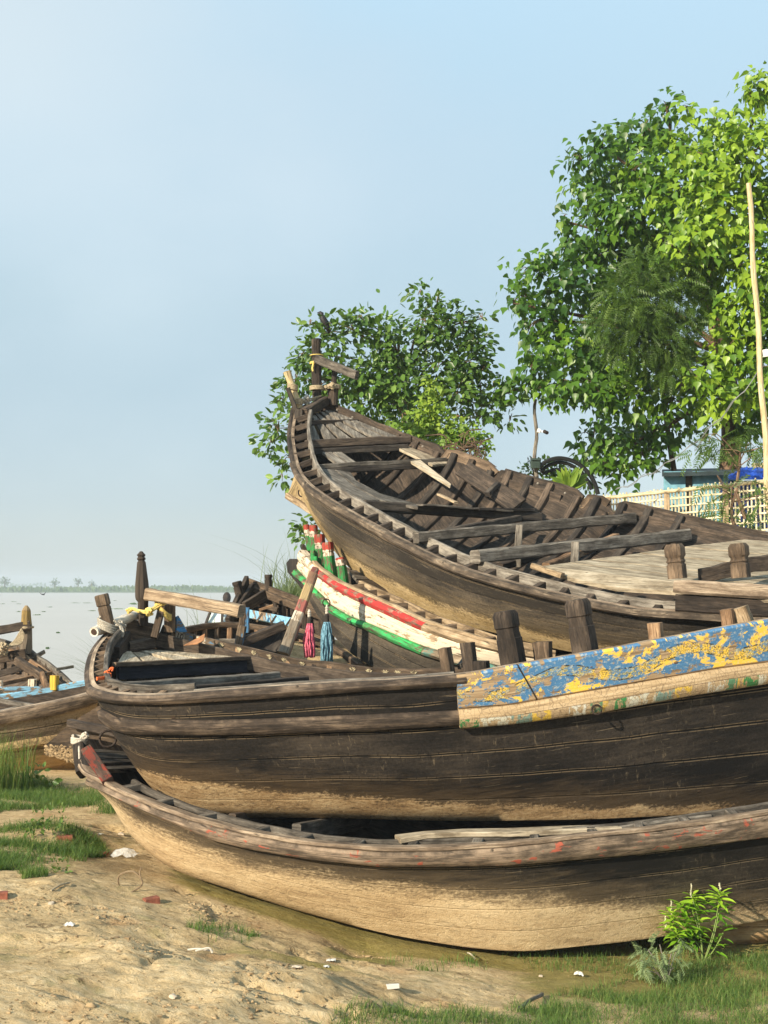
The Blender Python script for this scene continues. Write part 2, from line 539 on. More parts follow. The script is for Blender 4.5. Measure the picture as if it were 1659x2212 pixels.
# ------------------------------------------------------------------ hulls
class Hull:
    """lofted hull: near gunwale G, near turn of the bilge K, far gunwale F, one triple per station"""

    def __init__(s, G, K, F, nsub=6, kf=0.5, cin=0.10, cz=0.66, th=0.035):
        s.G = catmull([P(*p) if not isinstance(p, Vector) else p for p in G], nsub)
        s.K = catmull([P(*p) if not isinstance(p, Vector) else p for p in K], nsub)
        s.F = catmull([P(*p) if not isinstance(p, Vector) else p for p in F], nsub)
        s.n = len(s.G)
        s.th = th
        o = V((0, 0, 0))
        for g, f in zip(s.G, s.F):
            o += g - f
        o.z = 0
        s.o = o.normalized()
        s.cin, s.cz, s.kf = cin, cz, kf
        s.K2 = []
        for g, k, f in zip(s.G, s.K, s.F):
            w = f - g
            s.K2.append(V((k.x + w.x * kf, k.y + w.y * kf, k.z + w.z * kf)))
        s.L = [0.0]
        for a, b in zip(s.G, s.G[1:]):
            s.L.append(s.L[-1] + (b - a).length)

    def _ctrl(s, g, k, o):
        d = k - g
        al = d.dot(o)
        pe = d - o * al - UP * d.z
        return g + pe * 0.5 + o * (al * s.cin) + UP * d.z * s.cz

    def near(s, i, t):
        i0 = max(0, min(s.n - 2, int(i)))
        fr = i - i0

        def q(i):
            g, k = s.G[i], s.K[i]
            c = s._ctrl(g, k, s.o)
            return g * (1 - t) ** 2 + c * 2 * t * (1 - t) + k * t * t
        return q(i0).lerp(q(i0 + 1), fr) if fr > 1e-6 else q(i0)

    def far(s, i, t):
        """t = 0 at far gunwale, 1 at the bottom"""
        i0 = max(0, min(s.n - 2, int(i)))
        fr = i - i0

        def q(i):
            g, k = s.F[i], s.K2[i]
            c = s._ctrl(g, k, -s.o)
            return g * (1 - t) ** 2 + c * 2 * t * (1 - t) + k * t * t
        return q(i0).lerp(q(i0 + 1), fr) if fr > 1e-6 else q(i0)

    def nrm(s, i, t):
        e = 0.05
        a = s.near(min(i + e, s.n - 1), t) - s.near(max(i - e, 0), t)
        b = s.near(i, min(t + 0.02, 1)) - s.near(i, max(t - 0.02, 0))
        n = a.cross(b).normalized()
        return n if n.dot(s.o - UP * 0.3) > 0 else -n

    def station_px(s, px, t=0.0):
        """station index whose near side projects at image column px"""
        best, bi = 1e9, 0
        for i in range(s.n):
            d = abs(proj(s.near(i, t))[0] - px)
            if d < best:
                best, bi = d, i
        return bi

    def frac_py(s, i, py):
        a, b = 0.0, 1.0
        for _ in range(24):
            m = (a + b) / 2
            if proj(s.near(i, m))[1] < py:
                a = m
            else:
                b = m
        return (a + b) / 2

    def sec(s, i):
        a = [s.near(i, j / 9) for j in range(10)]
        b = [s.K[i].lerp(s.K2[i], j / 4) for j in range(1, 4)]
        c = [s.far(i, 1 - j / 8) for j in range(9)]
        return a + b + c

    def build(s, mats, parent, mudb=None, name='hull', caps=(True, True)):
        """mudb: [(px,py)...] image line of the tide mark on the near side, or None"""
        mb = MB()
        secs = [s.sec(i) for i in range(s.n)]
        k = len(secs[0])
        grid, inner = [], []
        cen = [sum(sc, V((0, 0, 0))) / k for sc in secs]
        for i in range(s.n):
            for j in range(k):
                grid.append(secs[i][j])
        for i in range(s.n):
            i1, i2 = max(i - 1, 0), min(i + 1, s.n - 1)
            for j in range(k):
                j1, j2 = max(j - 1, 0), min(j + 1, k - 1)
                nn = (secs[i2][j] - secs[i1][j]).cross(secs[i][j2] - secs[i][j1])
                if nn.length < 1e-9:
                    nn = UP.copy()
                nn.normalize()
                if nn.dot(secs[i][j] - cen[i] - UP * 0.0) < 0:
                    nn = -nn
                inner.append(secs[i][j] - nn * s.th)
        vs = grid + inner
        fs, uvs, mi = [], [], []
        N = s.n * k
        vl = []
        for i in range(s.n):
            a = [0.0]
            for j in range(1, k):
                a.append(a[-1] + (secs[i][j] - secs[i][j - 1]).length)
            vl.append(a)

        def uvf(i, j):
            return (s.L[i], vl[i][j])
        for i in range(s.n - 1):
            for j in range(k - 1):
                q = [(i, j), (i, j + 1), (i + 1, j + 1), (i + 1, j)]
                fs.append([a * k + b for a, b in q])
                uvs.append([uvf(a, b) for a, b in q])
                mi.append(0)
                fs.append([N + a * k + b for a, b in reversed(q)])
                uvs.append([uvf(a, b) for a, b in reversed(q)])
                mi.append(1)
            for j in (0, k - 1):
                q = [i * k + j, (i + 1) * k + j, N + (i + 1) * k + j, N + i * k + j]
                if j:
                    q.reverse()
                fs.append(q)
                uvs.append([(s.L[i], 0), (s.L[i + 1], 0), (s.L[i + 1], s.th), (s.L[i], s.th)])
                mi.append(2 if len(mats) > 2 else 1)
        for c, i in zip(caps, (0, s.n - 1)):
            if c:
                f = [i * k + j for j in range(k)]
                if i == 0:
                    f.reverse()
                fs.append(f)
                uvs.append([uvf(i, x % k) for x in f])
                mi.append(0)
        mb.v = [tuple(v) for v in vs]
        mb.f, mb.uv, mb.mi = fs, uvs, mi
        seca, muda = [], []
        for i in range(s.n):
            if mudb:
                fr = None
                side = vl[i][9]
                # find crossing of the near section with the image line
                prev = None
                for j in range(0, 41):
                    p = proj(s.near(i, j / 40))
                    dd = p[1] - interp(mudb, p[0])
                    if dd >= 0:
                        fr = j / 40
                        break
                if fr is None:
                    fr = 1.02
            for j in range(k):
                seca.append(j / 9 if j <= 9 else 1 + (j - 9) / 9)
                muda.append((vl[i][j] - fr * vl[i][9]) if mudb else -5)
        mb.attr = {'sec': seca * 2, 'mud': muda * 2}
        return mb.build(name, mats, parent, smooth=50)

    def strip(s, mb, i0, i1, top, bot, thick, m=0, step=1, bulge=0.25, norm_v=False, u0=0.0, out=0.002):
        """a plank lying on the near side between two image curves (lists of (px,py)) or fractions"""
        rows = []
        L = 0
        last = None
        idx = list(range(i0, i1 + 1, step))
        for i in idx:
            def fr(c):
                if isinstance(c, (int, float)):
                    return c
                p = proj(s.near(i, 0.2))
                f = s.frac_py(i, interp(c, p[0]))
                p = proj(s.near(i, f))
                return s.frac_py(i, interp(c, p[0]))
            a, b = fr(top), fr(bot)
            pa, pb, pm = s.near(i, a), s.near(i, b), s.near(i, (a + b) / 2)
            na, nb, nm = s.nrm(i, a), s.nrm(i, b), s.nrm(i, (a + b) / 2)
            if last is not None:
                L += (pm - last).length
            last = pm
            up = (pa - pb).normalized()
            c = min(thick * 0.3, 0.012)
            w = (pa - pb).length
            rows.append((L, [pa + na * out, pa + na * (thick - c), pa + na * thick - up * c, pm + nm * (thick * (1 + bulge)),
                             pb + nb * thick + up * c, pb + nb * (thick - c), pb + nb * out],
                         [0, thick * .1, thick * .15, w / 2, w - thick * .15, w - thick * .1, w]))
        k = 7
        vs = [p for r in rows for p in r[1]]
        fs, uvs = [], []
        for i in range(len(rows) - 1):
            for j in range(k - 1):
                fs.append((i * k + j, i * k + j + 1, (i + 1) * k + j + 1, (i + 1) * k + j))

                def uu(r, j):
                    vv = rows[r][2][j]
                    if norm_v:
                        vv = vv / rows[r][2][-1]
                    return (u0 + rows[r][0], vv)
                uvs.append([uu(i, j), uu(i, j + 1), uu(i + 1, j + 1), uu(i + 1, j)])
        for i in (0, len(rows) - 1):
            f = tuple(i * k + j for j in range(k))
            fs.append(f if i else tuple(reversed(f)))
            uvs.append([(u0 + rows[i][0] + 0.01 * j, rows[i][2][j] if not norm_v else rows[i][2][j] / rows[i][2][-1]) for j in (range(k) if i else range(k - 1, -1, -1))])
        # make normals point outward
        a, b, c, d = fs[len(rows) // 2 * (k - 1) + 2]
        nn = (V(vs[b]) - V(vs[a])).cross(V(vs[d]) - V(vs[a]))
        if nn.dot(s.o) < 0:
            fs = [tuple(reversed(f)) for f in fs]
            uvs = [list(reversed(u)) for u in uvs]
        mb.add(vs, fs, uvs, m)
        return mb

    def inrail(s, i, off, dz=0.0):
        """point inside the near gunwale, off metres square to its run"""
        a, b = max(0, i - 1), min(s.n - 1, i + 1)
        t = s.G[b] - s.G[a]
        t.z = 0
        nn = UP.cross(t.normalized())
        L = (s.F[i] - s.G[i]).length
        return s.G[i] + nn * min(off, L * 0.45) + UP * dz


def rail(pts, w, h, mat, parent, name, up=UP, jit=0.006, sc=None):
    mb = MB()
    mb.sweep(pts, rect(w, h, 0.18), up, jit=jit, scale=sc)
    return mb.build(name, mat, parent)


def part_beam(name, p0, p1, w, h, mat, parent, up=UP, ch=0.14, taper=1.0, jit=None, n=None):
    mb = MB()
    mb.beam(p0, p1, w, h, up, ch, n, 0, taper, jit)
    return mb.build(name, mat, parent)


def planks(a, b, c, d, n, th, mat, parent, name='deck', gap=0.006, dz=0.006, ragged=0.0):
    """n planks running a->b (the other side is d->c), laid side by side from a to d"""
    mb = MB()
    for i in range(n):
        t0, t1 = i / n, (i + 1) / n
        e = 1.7 * gap / max(1e-6, (d - a).length)
        z = UP * rnd.uniform(-dz, dz) * 1.6
        r0, r1 = rnd.uniform(-ragged, ragged), rnd.uniform(-ragged, ragged)
        dirv = (b - a).normalized()
        q = [a.lerp(d, t0 + e) - dirv * r0, b.lerp(c, t0 + e) + dirv * r1, b.lerp(c, t1 - e) + dirv * r1, a.lerp(d, t1 - e) - dirv * r0]
        nn = (q[1] - q[0]).cross(q[3] - q[0])
        if nn.z < 0:
            q.reverse()
        mb.slab([p + z for p in q], th, b - a)
    return mb.build(name, mat, parent)


def ring(c, r, wire, nrm, mat, parent, name='ring'):
    nrm = nrm.normalized()
    a = nrm.cross(UP if abs(nrm.z) < 0.9 else V((1, 0, 0))).normalized()
    b = nrm.cross(a)
    k = 22
    path = [c + a * r * math.cos(2 * math.pi * i / k) + b * r * math.sin(2 * math.pi * i / k) for i in range(k + 1)]
    mb = MB()
    mb.tube(path, wire, 7)
    return mb.build(name, mat, parent, smooth=180)


def coil(mb, p0, p1, rad, turns, rope, wob=0.1, seg=14):
    """rope wound round an axis"""
    ax = (p1 - p0)
    t = ax.normalized()
    a = t.cross(V((0.3, 1, 0.2))).normalized()
    b = t.cross(a)
    n = int(turns * seg)
    path = []
    for i in range(n + 1):
        th = 2 * math.pi * i / seg
        rr = rad * (1 + wob * noise.noise(V((i * 0.21, p0.x, p0.z))))
        path.append(p0 + ax * (i / n) + a * rr * math.cos(th) + b * rr * math.sin(th))
    mb.tube(path, rope, 6)


def strand(mb, pts, rope, sag=0.0, n=5):
    path = catmull(pts, n)
    if sag:
        m = len(path) - 1
        path = [p - UP * sag * math.sin(math.pi * i / m) for i, p in enumerate(path)]
    mb.tube(path, rope, 6)


def knot(mb, c, r, rope, seed=0, n=26):
    rr = random.Random(seed)
    pts = []
    for i in range(n):
        a, b = i * 1.9 + rr.uniform(-.4, .4), i * 0.83
        pts.append(c + V((math.cos(a) * math.cos(b), math.sin(a) * math.cos(b), math.sin(b))) * r * rr.uniform(0.6, 1))
    mb.tube(catmull(pts, 4), rope, 6)


def rot_to(p0, p1):
    return (p1 - p0).normalized()


def carved_post(mb, p0, p1, w, d, up, prof=None, n=None, m=0, u0=0.0, ch=0.16):
    """post from base p0 to top p1 with a (t, scale) profile"""
    prof = prof or [(0, 1), (0.66, 1), (0.67, 0.84), (0.705, 0.84), (0.715, 1), (0.74, 1), (0.75, 0.86), (0.78, 0.86), (0.80, 1.03), (0.95, 1.03), (1, 0.86)]
    path = [p0.lerp(p1, t) for t, _ in prof]
    mb.sweep(path, rect(w, d, ch), up, m, [s for _, s in prof], 0.004, u0=u0)
    return mb
# ------------------------------------------------------------------ boat materials
TAR1 = ((0.006, 0.005, 0.004), (0.020, 0.016, 0.012), (0.07, 0.054, 0.038))
TAR2 = ((0.006, 0.005, 0.0045), (0.018, 0.0145, 0.012), (0.060, 0.047, 0.036))
TAR4 = ((0.022, 0.018, 0.014), (0.062, 0.050, 0.038), (0.165, 0.132, 0.092))
M['hull_low'] = hull_mat('mud_coated_hull', TAR1, 5, ((0.25, 0.165, 0.088), (0.49, 0.35, 0.195), (0.65, 0.50, 0.305)), wear=0.55, flake=0.40, msoft=0.08)
M['hull_tar'] = hull_mat('black_tarred_hull', TAR2, 6, ((0.12, 0.07, 0.035), (0.36, 0.23, 0.11), (0.60, 0.44, 0.25)), wear=0.55, flake=0.75, msoft=0.03)
M['hull_top'] = hull_mat('grey_brown_hull', TAR4, 6, ((0.13, 0.085, 0.035), (0.36, 0.25, 0.11), (0.54, 0.40, 0.22)), wear=0.6, flake=0.75, msoft=0.05)
M['hull_tri'] = hull_mat('dark_hull', ((0.02, 0.016, 0.012), (0.055, 0.045, 0.034), (0.13, 0.105, 0.075)), 5, wear=0.6)
M['hull_far'] = hull_mat('brown_hull', ((0.07, 0.05, 0.03), (0.22, 0.165, 0.105), (0.42, 0.33, 0.22)), 4, wear=0.9)
M['inside'] = wood('hull_inside', (0.014, 0.010, 0.008), (0.046, 0.034, 0.026), (0.12, 0.088, 0.064))
M['inside_brown'] = wood('hull_inside_brown', (0.012, 0.009, 0.007), (0.052, 0.038, 0.028), (0.145, 0.104, 0.075))
M['p_white'] = wood('white_paint', (0.06, 0.04, 0.025), (0.26, 0.18, 0.11), (0.45, 0.34, 0.22), paint=(0.68, 0.57, 0.43), chips=0.43, dirt=0.75)
M['p_green'] = wood('green_paint', (0.05, 0.035, 0.022), (0.2, 0.14, 0.09), (0.4, 0.3, 0.2), paint=(0.035, 0.40, 0.11), chips=0.45, dirt=0.7)
M['p_red'] = wood('red_paint', (0.04, 0.027, 0.018), (0.17, 0.095, 0.065), (0.36, 0.22, 0.16), paint=(0.42, 0.035, 0.032), chips=0.47, dirt=0.6)
M['p_redworn'] = wood('worn_red_paint', (0.035, 0.026, 0.018), (0.095, 0.070, 0.050), (0.30, 0.22, 0.155), paint=(0.40, 0.10, 0.06), chips=0.615, dirt=0.6)
M['p_redboard'] = wood('dull_red_paint', (0.03, 0.02, 0.015), (0.09, 0.05, 0.035), (0.2, 0.13, 0.09), paint=(0.20, 0.032, 0.018), chips=0.50)
M['p_ltblue'] = wood('light_blue_paint', (0.06, 0.04, 0.025), (0.26, 0.18, 0.11), (0.45, 0.34, 0.22), paint=(0.22, 0.45, 0.62), chips=0.46)
M['p_blue'] = wood('blue_paint', (0.05, 0.035, 0.022), (0.16, 0.115, 0.075), (0.3, 0.22, 0.14), paint=(0.05, 0.21, 0.42), chips=0.45)
M['p_yellow'] = wood('yellow_paint', (0.06, 0.04, 0.025), (0.26, 0.18, 0.11), (0.45, 0.34, 0.22), paint=(0.62, 0.40, 0.05), chips=0.42)
M['p_bluebrown'] = wood('worn_blue_paint', (0.05, 0.035, 0.022), (0.16, 0.115, 0.075), (0.3, 0.22, 0.14), paint=(0.10, 0.22, 0.36), chips=0.56)
GRN, WHT, RED, RAW = (0.025, 0.26, 0.07), (0.62, 0.53, 0.42), (0.33, 0.045, 0.03), (0.17, 0.12, 0.08)
M['bands'] = wood('banded_paint', (0.05, 0.035, 0.022), (0.18, 0.12, 0.08), (0.36, 0.26, 0.17), chips=0.44,
                  bands=[(0.0, GRN), (0.55, WHT), (0.70, RED)], blen=0.40)
M['bands2'] = wood('banded_pole_paint', (0.06, 0.045, 0.03), (0.22, 0.16, 0.11), (0.40, 0.32, 0.23), chips=0.43,
                   bands=[(0.0, (0.20, 0.165, 0.125)), (0.36, (0.50, 0.43, 0.34)), (0.47, (0.27, 0.085, 0.07)), (0.60, (0.36, 0.26, 0.13)), (0.80, (0.22, 0.12, 0.075)), (0.93, (0.16, 0.055, 0.045))], blen=0.9)
M['rope_tan'] = plain('tan_rope', (0.36, 0.29, 0.19), 0.95, 0.35, 60, 0.5)
M['rope_grey'] = plain('grey_rope', (0.33, 0.30, 0.25), 0.95, 0.35, 60, 0.5)
M['rope_yellow'] = plain('yellow_rope', (0.62, 0.47, 0.14), 0.9, 0.25, 60, 0.5)
M['rope_white'] = plain('white_rope', (0.48, 0.43, 0.36), 0.95, 0.25, 60, 0.5)
M['cloth_orange'] = plain('orange_cloth', (0.72, 0.15, 0.045), 0.85, 0.2, 30, 0.3)
M['iron'] = plain('rusty_iron', (0.035, 0.024, 0.018), 0.75, 0.5, 40, 0.4, 0.3)
M['rust_sheet'] = plain('rust_sheet', (0.33, 0.16, 0.075), 0.8, 0.35, 14, 0.3)
M['bamboo'] = wood('bamboo', (0.22, 0.15, 0.07), (0.50, 0.38, 0.20), (0.66, 0.55, 0.35), rough=0.5)
M['bamboo_white'] = wood('bleached_bamboo', (0.25, 0.20, 0.14), (0.55, 0.49, 0.40), (0.72, 0.67, 0.58), rough=0.55)


def painted_board_mat():
    """flaking blue board with a painted yellow serpent"""
    n = NT('flaking_blue_yellow_paint')
    uv = n.uv()
    u, v, _ = n.sep(uv)
    q = n.comb(u, n.m('MULTIPLY', v, 0.34), 0)
    g = n.noise(n.map(q, (2, 50, 1)), 1, 6, 0.65, 0.4)
    raw = n.ramp(g, [(0.28, (0.10, 0.065, 0.035)), (0.48, (0.31, 0.215, 0.125)), (0.68, (0.50, 0.37, 0.235))])
    blot = n.noise(q, 7.5, 9, 0.7, 0.35)
    blot2 = n.noise(n.map(q, (1, 1, 1), (9, 4, 2)), 5.2, 9, 0.68, 0.5)
    big = n.noise(n.map(q, (1, 1, 1), (3, 8, 1)), 2.1, 3, 0.5)
    blue = n.mix(n.noise(q, 14, 4), (0.035, 0.125, 0.28), (0.085, 0.22, 0.39))
    # the serpent: a sine band
    ph = n.m('MULTIPLY', n.m('ADD', u, n.m('MULTIPLY', n.m('SUBTRACT', big, 0.5), 0.25)), 6.4)
    ctr = n.m('ADD', n.m('MULTIPLY', n.m('SINE', ph), 0.19), 0.52)
    dv = n.m('SUBTRACT', v, ctr)
    ad = n.m('ABSOLUTE', n.m('ADD', dv, n.m('MULTIPLY', n.m('SUBTRACT', blot, 0.5), 0.10)))
    snake = n.rng(ad, 0.15, 0.12)
    line = n.m('MULTIPLY', n.rng(ad, 0.115, 0.13), n.rng(ad, 0.165, 0.15))
    scale = n.voro(n.map(q, (1, 1, 1)), 62, 'DISTANCE_TO_EDGE')
    yel = n.mix(n.noise(q, 22, 5), (0.70, 0.40, 0.035), (0.85, 0.60, 0.10))
    snk = n.mix(n.rng(scale, 0.02, 0.10), (0.045, 0.05, 0.03), n.mix(n.rng(blot2, 0.42, 0.55), (0.40, 0.36, 0.15), yel))
    col = n.mix(n.rng(blot2, 0.515, 0.545), blue, yel)                     # yellow flowers around the serpent
    col = n.mix(n.m('MULTIPLY', snake, n.rng(n.m('ADD', n.m('MULTIPLY', blot2, .5), n.m('MULTIPLY', n.noise(q, 40, 5, .7), .5)), 0.44, 0.50)), col, snk)
    col = n.mix(n.m('MULTIPLY', line, n.rng(n.noise(q, 16, 6, .7), 0.46, 0.54)), col, (0.03, 0.03, 0.025))
    # whitish film and soot patches
    film = n.noise(n.map(q, (1, 1, 1), (1, 5, 7)), 26, 8, 0.78)
    col = n.mix(n.m('MULTIPLY', n.rng(film, 0.52, 0.60), 0.62), col, (0.48, 0.48, 0.40))
    left = n.rng(u, 0.15, 0.75)                                           # paint mostly gone at the left end
    keep = n.m('ADD', blot, n.m('MULTIPLY', n.m('SUBTRACT', left, 1), 0.05))
    keep = n.m('ADD', keep, n.m('MULTIPLY', n.m('SUBTRACT', g, 0.5), 0.12))
    keep = n.m('ADD', keep, n.m('MULTIPLY', n.m('SUBTRACT', n.noise(q, 45, 6, .75), 0.5), 0.16))
    pm = n.rng(keep, 0.43, 0.45)
    edge = n.rng(v, 0.985, 0.955)
    pm = n.m('MULTIPLY', pm, edge)
    col = n.mix(pm, raw, col)
    # a butt joint between boards and rusty bolts
    jt = n.m('ABSOLUTE', n.m('SUBTRACT', n.m('ADD', u, n.m('MULTIPLY', v, -0.12)), 0.44))
    col = n.mix(n.rng(jt, 0.009, 0.004), col, (0.02, 0.015, 0.01))
    vn = n.node('ShaderNodeTexVoronoi', {'Vector': n.comb(n.m('MULTIPLY', u, 3.4), n.m('MULTIPLY', v, 1.6), 0), 'Scale': 1.0, 'Randomness': 0.7}, feature='F1')
    bolt = n.rng(vn.outputs['Distance'], 0.075, 0.05)
    col = n.mix(n.m('MULTIPLY', bolt, 0.85), col, (0.12, 0.055, 0.03))
    h = n.m('ADD', n.m('MULTIPLY', pm, 0.35), n.m('ADD', n.m('MULTIPLY', g, 0.5), n.m('MULTIPLY', bolt, 0.5)))
    return n.principled(col, 0.7, n.bump(h, 0.6, 0.012))


def painted_rail_mat():
    n = NT('flaking_banded_rail')
    uv = n.uv()
    u, v, _ = n.sep(uv)
    q = n.comb(u, n.m('MULTIPLY', v, 0.14), 0)
    g = n.noise(n.map(q, (2, 55, 1)), 1, 6, 0.65, 0.4)
    raw = n.ramp(g, [(0.25, (0.15, 0.095, 0.05)), (0.48, (0.42, 0.30, 0.17)), (0.7, (0.60, 0.46, 0.30))])
    us = n.m('MULTIPLY', n.m('FRACT', n.m('MULTIPLY', u, 0.93)), 1.0)
    seg = n.ramp(us, [(0.0, (0.045, 0.22, 0.07)), (0.12, (0.58, 0.56, 0.46)), (0.33, (0.20, 0.29, 0.25)), (0.47, (0.66, 0.44, 0.07)),
                      (0.60, (0.42, 0.30, 0.18)), (0.72, (0.62, 0.60, 0.52)), (0.86, (0.10, 0.23, 0.13)), (0.95, (0.62, 0.40, 0.08))], True)
    ch = n.noise(n.map(q, (9, 5, 1)), 2.2, 8, 0.7, 0.4)
    pm = n.m('MULTIPLY', n.rng(ch, 0.47, 0.51), n.rng(n.m('ADD', v, n.m('MULTIPLY', n.m('SUBTRACT', ch, 0.5), 0.2)), 0.44, 0.50))
    pm = n.m('MULTIPLY', pm, n.rng(v, 0.97, 0.93))
    col = n.mix(pm, raw, seg)
    cr = n.voro(n.map(q, (1, 1, 1)), 30, 'DISTANCE_TO_EDGE')
    col = n.mix(n.m('MULTIPLY', n.rng(cr, 0.05, 0.02), 0.5), col, (0.08, 0.05, 0.03))
    groove = n.m('ABSOLUTE', n.m('SUBTRACT', v, 0.46))
    col = n.mix(n.m('MULTIPLY', n.rng(groove, 0.02, 0.008), 0.6), col, (0.05, 0.03, 0.02))
    return n.principled(col, 0.75, n.bump(n.m('ADD', n.m('MULTIPLY', pm, 0.3), g), 0.5, 0.01))


M['board_paint'] = painted_board_mat()
M['rail_paint'] = painted_rail_mat()


def ladder(h, parent, i0, i1, off, dz, mat_in, mat_rib, w=0.035, hh=0.10, space=0.24, rib=(0.055, 0.08), tilt=0.0, drop=0.05, ribs=True):
    """inner wale running inside the near gunwale, with rib heads bridging the gap"""
    pts = [h.inrail(i, off, dz) for i in range(i0, i1 + 1)]
    rail(pts, w, hh, mat_in, parent, 'inner_rail')
    if not ribs:
        return
    L = 0
    nxt = 0.06
    for i in range(i0, i1):
        seg = (h.G[i + 1] - h.G[i]).length
        while nxt < L + seg:
            f = (nxt - L) / seg
            a = h.G[i].lerp(h.G[i + 1], f)
            b = h.inrail(i, off, dz).lerp(h.inrail(i + 1, off, dz), f)
            d = (h.G[i + 1] - h.G[i]).normalized()
            p0 = a.lerp(b, 0.10) - UP * drop + d * rnd.uniform(-.015, .015)
            p1 = b - UP * (drop * 0.3) + d * (tilt + rnd.uniform(-.02, .02))
            # rib head continues down inside the side
            mb = MB()
            q = p0 + (b - a) * 0.15 - UP * 0.22
            mb.beam(p0, p1, rib[0] * rnd.uniform(.85, 1.15), rib[1], UP, 0.1, 3)
            mb.build('rib', mat_rib, parent)
            nxt += space * rnd.uniform(0.82, 1.18)
        L += seg


def hexpost(mb, pts, radii, k=8, ph=0.39):
    sec = [(math.cos(2 * math.pi * j / k + ph), math.sin(2 * math.pi * j / k + ph)) for j in range(k)]
    mb.sweep(pts, sec, V((0, 1, 0.01)), 0, radii, 0.003, u0=0)


M['wood_beam'] = wood('weathered_beam', (0.05, 0.034, 0.02), (0.22, 0.155, 0.10), (0.42, 0.32, 0.215))
M['rail_mid'] = wood('brown_rail', (0.028, 0.020, 0.014), (0.10, 0.074, 0.052), (0.34, 0.26, 0.18))

# ================================================================== lowest boat
b1 = thing('wooden_boat', 'lowest front boat lying on the mud, tan mud-caked hull and worn pinkish gunwale', 'boat', P(800, 2040, 9.8))
G1 = [(172, 1641, 10.6), (190, 1672, 10.4), (225, 1690, 10.25), (284, 1720, 10.05), (397, 1763, 9.85), (548, 1803, 9.62), (714, 1829, 9.45),
      (880, 1837, 9.38), (1097, 1827, 9.4), (1266, 1808, 9.5), (1436, 1791, 9.65), (1659, 1758, 9.9), (1950, 1715, 10.3)]
K1 = [(181, 1655, 10.8), (210, 1705, 10.65), (240, 1738, 10.52), (284, 1806, 10.38), (372, 1876, 10.2), (520, 1928, 10.0), (690, 1980, 9.86),
      (880, 2026, 9.76), (1097, 2054, 9.72), (1266, 2043, 9.8), (1436, 2022, 9.95), (1659, 1986, 10.2), (1950, 1932, 10.5)]
F1 = [(176, 1600, 11.15), (230, 1608, 11.35), (290, 1632, 11.5), (400, 1672, 11.55)]
F1 = [P(*p) for p in F1] + [P(*p) + V((0.05 + 0.02 * i, 1.72, 0.03)) for i, p in enumerate(G1[4:])]
h1 = Hull(G1, K1, F1, th=0.04, cz=0.50, cin=0.34)
MUD1 = [(172, 1672), (225, 1715), (298, 1772), (463, 1840), (548, 1868), (747, 1898), (945, 1922), (1097, 1938), (1300, 1950), (1436, 1957), (1659, 1967)]
h1.build([M['hull_low'], M['inside'], M['rail_worn']], b1, MUD1)
mb = MB()
h1.strip(mb, 7, h1.n - 1, 0.0, [(185, 1684), (225, 1701), (331, 1753), (463, 1810), (548, 1830), (681, 1852), (823, 1866), (945, 1867), (1097, 1865), (1368, 1842), (1659, 1804), (1950, 1760)], 0.045)
mb.build('gunwale', M['p_redworn'], b1)
rail([h1.G[i] + UP * 0.012 - h1.o * 0.012 for i in range(3, h1.n)], 0.085, 0.03, M['rail_worn'], b1, 'gunwale_cap')
ladder(h1, b1, 14, h1.n - 2, 0.19, 0.012, M['wood_grey'], M['wood_grey'], 0.04, 0.05, 0.42, (0.07, 0.05), 0.05, 0.01)
part_beam('thwart', P(640, 1800, 9.8), P(800, 1768, 11.1), 0.07, 0.13, M['wood_grey'], b1)
part_beam('thwart', P(500, 1772, 10.1), P(640, 1750, 11.2), 0.06, 0.10, M['wood_dark'], b1)
rail([P(860, 1813, 9.56), P(920, 1804, 9.62), P(1000, 1800, 9.62), P(1097, 1799, 9.62), P(1230, 1794, 9.68), P(1336, 1789, 9.74)], 0.13, 0.04, M['wood_pale'], b1, 'loose_wale')
rail([P(1310, 1790, 9.74), P(1420, 1775, 9.85), P(1530, 1762, 9.98)], 0.10, 0.035, M['wood_grey'], b1, 'loose_wale')
planks(P(177, 1606, 11.15), P(345, 1612, 11.95), P(345, 1655, 11.4), P(214, 1662, 10.58), 6, 0.035, M['wood_grey'], b1, 'bow_deck', 0.008, 0.008, 0.02)
mb = MB()
mb.beam(P(186, 1618, 10.55), P(234, 1688, 10.2), 0.085, 0.05, V((-.4, -.5, 1)), 0.1)
mb.build('bow_board', M['p_redboard'], b1)
part_beam('stem', P(180, 1672, 10.62), P(172, 1612, 10.8), 0.09, 0.10, M['wood_dark'], b1, V((0, 1, 0.1)))
part_beam('stem', P(192, 1668, 10.5), P(186, 1636, 10.55), 0.06, 0.08, M['wood_black'], b1, V((0, 1, 0.1)))
rw = MB()
for k in range(4):
    coil(rw, P(171, 1606 - k * 3, 10.9), P(172, 1600 - k * 3, 10.9), 0.055, 1.1, 0.011)
knot(rw, P(184, 1592, 10.88), 0.036, 0.009, 3)
strand(rw, [P(172, 1600, 10.82), P(171, 1618, 10.72), P(172, 1640, 10.66)], 0.009)
strand(rw, [P(175, 1600, 10.82), P(169, 1620, 10.74), P(168, 1645, 10.68)], 0.009)
tag(rw.build('rope', M['rope_white']), 'dirty white rope knotted round the bow tip of the lowest boat', 'rope', 'ropes tied on the boats')

